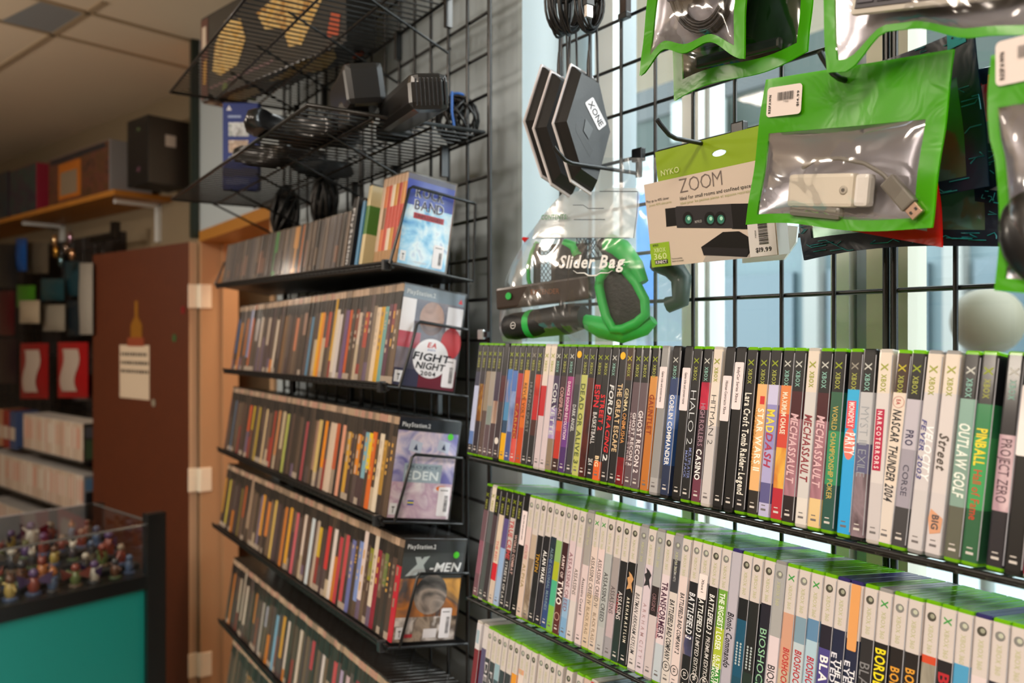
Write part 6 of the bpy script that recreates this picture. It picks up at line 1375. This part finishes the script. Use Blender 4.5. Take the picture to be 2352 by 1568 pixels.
# ================================================================= the far side of the shop
def WBP(u, w, z): return U13 * u + W13 * w + Vector((0, 0, z))
def uz_at(x, y, w): p = WB(x, y, w); return p.dot(U13), p.z
def wbox(b, u0, u1, w0_, w1_, z0, z1, m, bev=0.0):
    M_ = Matrix(((U13.x, W13.x, 0, 0), (U13.y, W13.y, 0, 0), (0, 0, 1, 0), (0, 0, 0, 1))); b.box((min(u0, u1), w0_, z0), (max(u0, u1), w1_, z1), m, M_, bev)
ue, ze = uz_at(262, 447, 1.80); zs = ze + .028
t = thing('wall_shelf', 'wooden wall shelf carrying boxes above the brown door', 'shelf', WBP(ue + 1.5, 2.0, ze))
b = MB(); wbox(b, ue, ue + 4.2, 1.80, 2.098, ze, zs, mat('#b0742c', .5, var=.15, bscale=12), .003); build(b, 'board', t)
for k in (ue + .12, ue + 1.4, ue + 2.8):
    b = MB(); wbox(b, k, k + .025, 1.86, 2.095, ze - .02, ze - .001, M_white); wbox(b, k, k + .025, 2.075, 2.098, ze - .2, ze - .001, M_white); build(b, 'bracket', t)
def shelf_box(xl, xc, yt, dpt, m_front, m_end, nm, cat='box', deco=None, w=1.83):
    uc, _ = uz_at(xc, 400, w); ul, _ = uz_at(xl, 400, w); p = WB(xc, yt, w); zt = p.z
    b = MB(); wbox(b, uc, ul, w, w + dpt, zs + .001, zt, m_end, .004); o = build(b, 'storage_box' if cat == 'box' else 'console_tower', label=nm, category=cat)
    fr = (WBP(ul, w - .001, zs), -U13, Vector((0, 0, 1)), -W13); L_ = abs(ul - uc); H_ = zt - zs
    b = MB(); b.rect(fr, .004, .004, L_ - .008, H_ - .008, m_front, 0)
    if deco: deco(b, fr, L_, H_)
    build(b, 'printed_front', o)
    return o, (WBP(uc - .001, w + dpt, zs), -W13, Vector((0, 0, 1)), -U13), dpt, H_
o, fe, d1, h1 = shelf_box(292, 340, 262, .21, mat('#141416', .35), mat('#0b0b0c', .65, 0, 0), 'tall black box with a small white label at the end of the wall shelf', deco=lambda b, f, L, H: (b.rect(f, L * .5, H * .2, L * .14, H * .07, mat('#5a3a4a', .5), .001), b.rect(f, L * .5, H * .8, L * .14, H * .05, mat('#4a5a3a', .5), .001)))
b = MB(); b.rect(fe, d1 * .35, h1 * .58, d1 * .25, h1 * .17, mat('#9a9ca0', .5), .001); build(b, 'label', o)
shelf_box(112, 252, 318, .22, art(['#4a2f20', '#5c3c24', '#6a3a30', '#3a2a20'], 14, 5), mat('#8c8c90', .5), 'brown and orange printed box with a grey end on the wall shelf', deco=lambda b, f, L, H: (b.rect(f, L * .18, H * .1, L * .38, H * .72, mat('#b86a20', .5), .001), b.rect(f, L * .22, H * .18, L * .28, H * .46, mat('#8a7a66', .5), .002), b.rect(f, L * .04, H * .86, L * .9, H * .1, mat('#2a2a30', .5), .001)))
shelf_box(22, 84, 372, .2, art(['#1c3c40', '#2a4a48', '#3a2a40', '#1a2c3c'], 12, 9), mat('#8a1c34', .5), 'dark teal box with a crimson end on the wall shelf')
shelf_box(-90, 18, 392, .2, art(['#1c3040', '#243a44', '#3a2030'], 12, 2), mat('#2a2030', .5), 'dark blue box at the far end of the wall shelf')
# wall grid with merchandise
u0g, _ = uz_at(212, 700, 1.96)
gg = lambda u, d, z: WBP(u, 1.98 + d, z)
grid_panel('wire_grid_panel', 'black wire grid on the rear wall behind the hanging merchandise', gg, u0g - .1, u0g + 2.6, [u0g + .152 * k for k in range(17)], [.3 + .152 * k for k in range(13)], 0.0, 2.2)
b = MB(); wbox(b, u0g - .12, u0g + 2.7, 2.05, 2.095, .2, 2.22, mat('#2a2320', .7)); struct(b, 'added_dark_sheet')  # dark sheet added to darken the wall between the packs
def pack(x0, y0, x1, y1, w, c, nm, win=None, cat='pack', bul=.02):
    pu, _ = uz_at(x0, y0, w); b = MB(); P = lambda x, y, d=0: WB(x, y, w) - W13 * d
    m = mat(c, .35, 0, .4); N = 5
    g = lambda u, v, s=1: P(x0 + (x1 - x0) * u, y0 + (y1 - y0) * v, s * (.003 + bul * (math.sin(math.pi * u) * math.sin(math.pi * v)) ** .5))
    b.grid(lambda u, v: g(u, v, 1), 6, 6, m); b.grid(lambda u, v: g(u, v, -.4), 6, 6, m); o = build(b, 'hanging_pack', label=nm, category=cat, group='packs hanging on the rear wall')
    if win:
        b = MB(); b.grid(lambda u, v: g(.25 + .5 * u + .08 * math.sin(v * 6), .12 + .76 * v, 1) - W13 * .003, 6, 8, mat(win, .4, 0, .5, bump=.5, bscale=40)); build(b, 'pale_insert', o)
for a in ((48, 788, 112, 915, 1.78, '#8a0f14', 'red pack with a pale insert, farther from the door', '#b8a89c'), (134, 786, 203, 913, 1.78, '#9a1016', 'red pack with a pale insert, next to the door edge', '#b8a89c'), (184, 604, 214, 768, 1.70, '#8d8880', 'long pale pack right beside the top of the brown door', None), (40, 655, 82, 705, 1.80, '#3c7a1a', 'bright green pack above the red packs', None), (46, 690, 92, 742, 1.74, '#a89a84', 'cream pack hanging under the green pack', None), (95, 640, 148, 690, 1.82, '#1a4048', 'dark teal pack next to the green pack', None), (100, 700, 150, 760, 1.8, '#8a8478', 'grey pack between the teal pack and the red pack', None), (155, 690, 186, 772, 1.84, '#16222a', 'slate pack beside the long pale pack', None), (38, 548, 62, 622, 1.82, '#144c96', 'narrow blue pack near the wall shelf', None), (62, 556, 112, 628, 1.88, '#5c5448', 'taupe pack beside the narrow blue pack', None), (-4, 560, 36, 660, 1.8, '#1a1c22', 'black pack at the frame edge under the wall shelf', None), (-4, 668, 34, 770, 1.8, '#4a0e18', 'dark crimson pack at the frame edge', None), (-4, 778, 40, 880, 1.82, '#26141c', 'dark plum pack at the frame edge beside the red packs', None), (150, 600, 184, 680, 1.86, '#1a3a44', 'petrol pack under the shiny ornaments', None), (168, 860, 214, 920, 1.86, '#3a1a20', 'dark maroon pack behind the red pack by the door', None)):
    pack(*a)
for i, (x, y) in enumerate(((125, 552), (160, 546), (128, 578), (152, 570), (165, 584), (140, 600))):
    p = WB(x, y, 1.76); b = MB(); b.ball(p, .028, mat(('#d8b890', '#b89ab0', '#d8a850', '#8a7a70', '#c8a080', '#6a8a98')[i], .12, 1.0), 12, (1, .6, 1.2)); b.tube([p + Vector((0, 0, .03)), p + Vector((0, 0, .055))], .003, WIRE, 6)
    build(b, 'shiny_ornament', label='small shiny metallic ornament hanging near the wall shelf', category='ornament', group='shiny ornaments on the rear wall')
b = MB(); wbox(b, uz_at(270, 545, 1.9)[0], uz_at(205, 545, 1.9)[0], 1.9, 1.915, uz_at(240, 552, 1.9)[1], uz_at(240, 538, 1.9)[1], BLACK); wbox(b, uz_at(270, 545, 1.9)[0], uz_at(262, 545, 1.9)[0], 1.88, 1.915, uz_at(240, 552, 1.9)[1], uz_at(240, 515, 1.9)[1], BLACK); build(b, 'wall_bracket', label='black bracket on the rear wall over the brown door', category='bracket')
# white game cases on racks beside the door
def rear_row(xl, xr, yb, rname, cov, covnm, hs=.19):
    w = 1.70; ur_, zb = uz_at(xr, yb, w); ul_, _ = uz_at(xl, yb, w); T = .0166; p = T + .0009; n_ = int((ul_ - ur_ - .02) / p)
    b = MB(); wbox(b, ur_ - .02, ul_ + .02, w - .015, w + .15, zb - .008, zb - .001, BLACK); build(b, 'rack_shelf', label='black shelf under the %s row of white cases behind the display counter' % rname, category='shelf', group='shelves of white cases')
    ang = math.atan2(U13.y, U13.x)
    for i in range(n_):
        u = ur_ + .012 + i * p
        ob = bpy.data.objects.new('white_game_case', shell_mesh('w', T)); COL.objects.link(ob)
        tag(ob, 'white game case, %s from the door in the %s row behind the display counter' % (ordw(i + 1), rname), 'game case', 'white game cases behind the display counter')
        c = rnd.choice(['#c8b4a0', '#cfbfae', '#bfae9c', '#d0c4b8', '#c4a896', '#b8a08c'])
        s_ = bpy.data.objects.new('paper_sleeve', mesh_of(sleeve([(0, c), (.12, rnd.choice([c, '#c89a88', '#cfc2b4'])), (.7, c)], T), 'paper_sleeve')); COL.objects.link(s_); s_.parent = ob
        ob.location = WBP(u + T, w, zb); ob.rotation_euler = (0, 0, ang + math.pi)
    b = MB(); x0 = ur_ - .0; wbox(b, ur_ + .010, ur_ - .002, w - .006, w + .128, zb, zb + hs, mat(cov[0], .4, 0, .4)); o = build(b, 'game_case', label=covnm, category='game case')
    fr = (WBP(ur_ - .0026, w + .128, zb), -W13, Vector((0, 0, 1)), -U13); b = MB(); b.rect(fr, .006, hs * .08, .122, hs * .5, mat(cov[1], .4), 0); b.rect(fr, .006, hs * .62, .122, hs * .3, mat(cov[2], .4), 0); build(b, 'front_cover', o)
rear_row(50, 196, 1062, 'upper', ('#26221e', '#3a4a34', '#4a4a50'), 'dark covered game case facing out beside the door, in the upper white row')
rear_row(-30, 196, 1182, 'lower', ('#6a7078', '#16161a', '#4a6a8a'), 'blue and black covered game case facing out beside the door, in the lower white row')
rear_row(-30, 150, 1296, 'lowest', ('#3a3c40', '#16161a', '#5a4a3a'), 'dark covered game case facing out, in the lowest white row behind the counter')
for i, (x0, x1, c, nm) in enumerate(((2, 14, '#a87a5a', 'tan boxed game at the frame edge on the upper white row'), (15, 30, '#8a2a20', 'red boxed game on the upper white row'), (31, 45, '#3a4a70', 'blue boxed game on the upper white row'))):
    u0, zb = uz_at(x1, 1030, 1.72); u1, _ = uz_at(x0, 1030, 1.72); b = MB(); wbox(b, u0, u1, 1.70, 1.82, uz_at(48, 1036, 1.70)[1], uz_at(48, 948, 1.70)[1], mat(c, .4, 0, .4), .002); o = build(b, 'boxed_game', label=nm, category='box')
    b = MB(); wbox(b, u0 + .008, u1 - .008, 1.698, 1.6995, uz_at(48, 1015, 1.70)[1], uz_at(48, 985, 1.70)[1], mat('#b8a898', .5)); build(b, 'printed_front', o)

# ---------------------------------------------------------------- glass display counter full of figures
CR = Vector((-2.985, .635, 0)); cf = -W13; cbk = U13                    # front runs away from the wall, the case is deep along U13
def CP(a, d, z): return CR + cf * a + cbk * d + Vector((0, 0, z))
def cbox(b, a0, a1, d0, d1, z0, z1, m, bev=0.0):
    M_ = Matrix(((cf.x, cbk.x, 0, CR.x), (cf.y, cbk.y, 0, CR.y), (0, 0, 1, 0), (0, 0, 0, 1))); b.box((a0, d0, z0), (a1, d1, z1), m, M_, bev)
LC = 2.0; fk = mat('#0e1214', .35, 0, .2); zr0 = .785
t = thing('display_counter', 'glass topped display counter with a teal front and black frame', 'display case', CP(LC / 2, .25, 0))
b = MB(); cbox(b, .03, LC, .02, .5, .04, zr0, mat('#149a94', .45, 0, .2)); build(b, 'teal_panel', t)['label'] = 'teal front panel'
b = MB(); cbox(b, 0, LC, 0, .52, zr0, zr0 + .045, fk, .004); build(b, 'top_rail', t)
b = MB(); cbox(b, -.035, .03, -.005, .035, 0, 1.035, fk, .003); build(b, 'corner_post', t)
b = MB(); cbox(b, -.035, .03, .48, .52, 0, 1.0, fk, .003); build(b, 'rear_post', t)
b = MB(); cbox(b, 0, LC, .015, .505, 0, .04, fk); build(b, 'plinth', t)
b = MB()
for j in range(1, 5): cbox(b, .004, LC, .06 + j * .09 - .045, .498, zr0 + .045 + .018 * (j - 1), zr0 + .045 + .018 * j, mat('#2c2e30', .5))
build(b, 'stepped_deck', t)
GLS = film((.93, .96, .96), .05, .03, 0)
b = MB(); z1 = 1.0; b.face([CP(.0, .005, zr0 + .045), CP(LC, .005, zr0 + .045), CP(LC, .005, z1), CP(0, .005, z1)], GLS); build(b, 'front_pane', t)
b = MB(); b.face([CP(.0, .005, z1), CP(LC, .005, z1), CP(LC, .5, z1), CP(0, .5, z1)], GLS); build(b, 'top_pane', t)
b = MB(); b.face([CP(.002, .005, zr0 + .045), CP(.002, .5, zr0 + .045), CP(.002, .5, z1), CP(.002, .005, z1)], GLS); build(b, 'end_pane', t)
b = MB(); cbox(b, .0, LC, .5, .52, zr0 + .045, z1, mat('#8a8c90', .4)); build(b, 'rear_panel', t)
b = MB(); b.tube([CP(0, .006, z1), CP(LC, .006, z1)], .004, mat('#9aa0a2', .25, .8), 6); b.tube([CP(0, .006, z1), CP(0, .5, z1)], .004, mat('#9aa0a2', .25, .8), 6); build(b, 'metal_edge', t)
fig_cols = [('#a8683a', 'orange'), ('#54406a', 'purple'), ('#7c3a30', 'red'), ('#5a683c', 'green'), ('#a08a4a', 'yellow'), ('#8a7a68', 'tan'), ('#4a5c7a', 'blue'), ('#b8b2a6', 'white'), ('#5a3a28', 'brown'), ('#3a3a40', 'black')]
FM = {}
def fig_mesh(k, v):
    if (k, v) in FM: return FM[k, v]
    r_ = random.Random(k * 7 + v); m = mat(fig_cols[k][0], .4, 0, .3); m2 = mat(r_.choice(fig_cols)[0], .4, 0, .3)
    b = MB(); b.lathe([(.010, 0), (.013, .012), (.011, .024), (.006, .032)], (0, 0, .007), (0, 0, 1), m, 9); b.ball((0, 0, .046), .011, m2, 8)
    for sg in (-1, 1): b.tube([(sg * .010, 0, .034), (sg * .02, r_.uniform(-.008, .008), r_.uniform(.02, .045))], [.004, .003], m, 6)
    if v % 3 == 0:
        for sg in (-1, 1): b.add([(0, .006, .03), (sg * .035, .012, .05), (sg * .03, .012, .02)], [(0, 1, 2), (2, 1, 0)], m2)
    if v % 3 == 1:
        for sg in (-1, 1): b.lathe([(.004, 0), (.0005, .014)], (sg * .007, 0, .053), (sg * .4, 0, 1), m2, 6)
    bs = MB(); bs.lathe([(.017, 0), (.017, .005), (.014, .007)], (0, 0, 0), (0, 0, 1), mat(r_.choice(['#2a2a2e', '#4a5a3a', '#3a4a6a', '#5a4a3a']), .5), 10)
    FM[k, v] = (mesh_of(b, 'figure_body'), mesh_of(bs, 'figure_base')); return FM[k, v]
fr_r = random.Random(21); cnt = 0
for i in range(30):
    for j in range(5):
        if fr_r.random() < .06: continue
        k = fr_r.randrange(10); bm_, bs_ = fig_mesh(k, fr_r.randrange(3)); s_ = fr_r.uniform(1.0, 1.5)
        o = bpy.data.objects.new('toy_figure', bm_); COL.objects.link(o); c_ = fig_cols[k][1]
        o.location = CP(.05 + i * .062 + fr_r.uniform(-.008, .008), .06 + j * .09 + fr_r.uniform(-.012, .012), zr0 + .0455 + .018 * j); o.rotation_euler = (0, 0, fr_r.uniform(0, 6.28)); o.scale = (s_, s_, s_)
        tag(o, 'small %s toy figure among the crowd in the glass display counter' % c_, 'figure', '%s toy figures in the display counter' % c_)
        q = bpy.data.objects.new('base', bs_); COL.objects.link(q); q.parent = o
# ================================================================= light and camera
wd = bpy.data.worlds.new('sky'); SC.world = wd; wd.use_nodes = True
bg = wd.node_tree.nodes['Background']; bg.inputs['Color'].default_value = (0.80, 0.90, 0.96, 1); bg.inputs['Strength'].default_value = 7.0
def lamp_fixture(x, y, sx, sy, watts, col):
    t = thing('ceiling_light', 'warm flush ceiling light above the shop floor', 'light', (x, y, ZC - 0.05), 'ceiling lights behind the viewer')
    b = MB(); b.box((x - sx / 2 - .02, y - sy / 2 - .02, ZC - 0.05), (x + sx / 2 + .02, y + sy / 2 + .02, ZC - 0.001), M_white); build(b, 'housing', t)
    b = MB(); b.box((x - sx / 2, y - sy / 2, ZC - 0.058), (x + sx / 2, y + sy / 2, ZC - 0.0505), emis('#ffdcb0', 1.5)); build(b, 'diffuser', t)
    L = bpy.data.lights.new('ceiling_lamp', 'AREA'); L.shape = 'RECTANGLE'; L.size = sx; L.size_y = sy; L.energy = watts; L.color = col
    o = bpy.data.objects.new('ceiling_lamp', L); COL.objects.link(o); o.location = (x, y, ZC - 0.065)
WARM = (1.0, 0.87, 0.74)
for (x, y, sx, sy, w) in ((0.25, -0.9, 0.3, 1.0, 54), (-0.9, -1.3, 0.3, 1.0, 32), (-2.6, -1.5, 0.3, 0.9, 44), (1.6, -1.6, 0.5, 1.0, 40)):
    lamp_fixture(x, y, sx, sy, w, WARM)
for (x, y, w) in ((-3.7, -1.0, 38), (-1.6, -2.2, 22)):  # unseen hanging lights added to brighten the ceiling
    t = thing('added_fill_light', 'added hanging fill light that brightens the ceiling', 'light', (x, y, 2.3), 'added fill lights behind the viewer')
    b = MB(); b.lathe([(.012, .1), (.012, .59)], (x, y, 2.3), (0, 0, 1), M_white, 8); build(b, 'stem', t)
    b = MB(); b.lathe([(.05, .1), (.07, .085), (.03, .12)], (x, y, 2.3), (0, 0, 1), M_white, 16); build(b, 'cap', t)
    L = bpy.data.lights.new('added_fill_lamp', 'POINT'); L.energy = w; L.color = (1.0, .87, .73); L.shadow_soft_size = .09
    o = bpy.data.objects.new('added_fill_lamp', L); COL.objects.link(o); o.location = (x, y, 2.3)
L = bpy.data.lights.new('hall_lamp', 'AREA'); L.size = 0.4; L.energy = 26; L.color = (1.0, 0.72, 0.45)
o = bpy.data.objects.new('hall_lamp', L); COL.objects.link(o); o.location = (-3.2, 1.5, ZC - 0.1)
L = bpy.data.lights.new('window_portal', 'AREA'); L.shape = 'RECTANGLE'; L.size = 3.6; L.size_y = 2.5; L.cycles.is_portal = True
o = bpy.data.objects.new('window_portal', L); COL.objects.link(o); o.location = (0.5, 1.2, 1.6); o.rotation_euler = (R(-90), 0, 0)

cam = bpy.data.cameras.new('camera'); co = bpy.data.objects.new('camera', cam); COL.objects.link(co); SC.camera = co
co.location = (0, 0, CZ); co.rotation_euler = (R(90), 0, math.atan2(CT, ST))
cam.sensor_width = 36; cam.lens = F / 2352 * 36; cam.shift_y = -(784 - HY) / 2352; cam.clip_start = 0.02; cam.clip_end = 100
cam.dof.use_dof = True; cam.dof.focus_distance = 0.98; cam.dof.aperture_fstop = 4.1
SC.view_settings.view_transform = 'Standard'; SC.view_settings.look = 'None'; SC.view_settings.exposure = 0.0; SC.view_settings.gamma = 1
SC.cycles.use_denoising = True; SC.cycles.max_bounces = 8; SC.cycles.transparent_max_bounces = 16; SC.cycles.caustics_reflective = False; SC.cycles.caustics_refractive = False
SC.cycles.sample_clamp_indirect = 4.0

S = bpy.data.lights.new('hazy_sun', 'SUN'); S.energy = 3.0; S.angle = R(20); S.color = (1.0, 0.97, 0.92)
o = bpy.data.objects.new('hazy_sun', S); COL.objects.link(o); o.location = (8, 8, 6); o.rotation_euler = Vector((-.75, -.6, -.46)).to_track_quat('-Z', 'Y').to_euler()
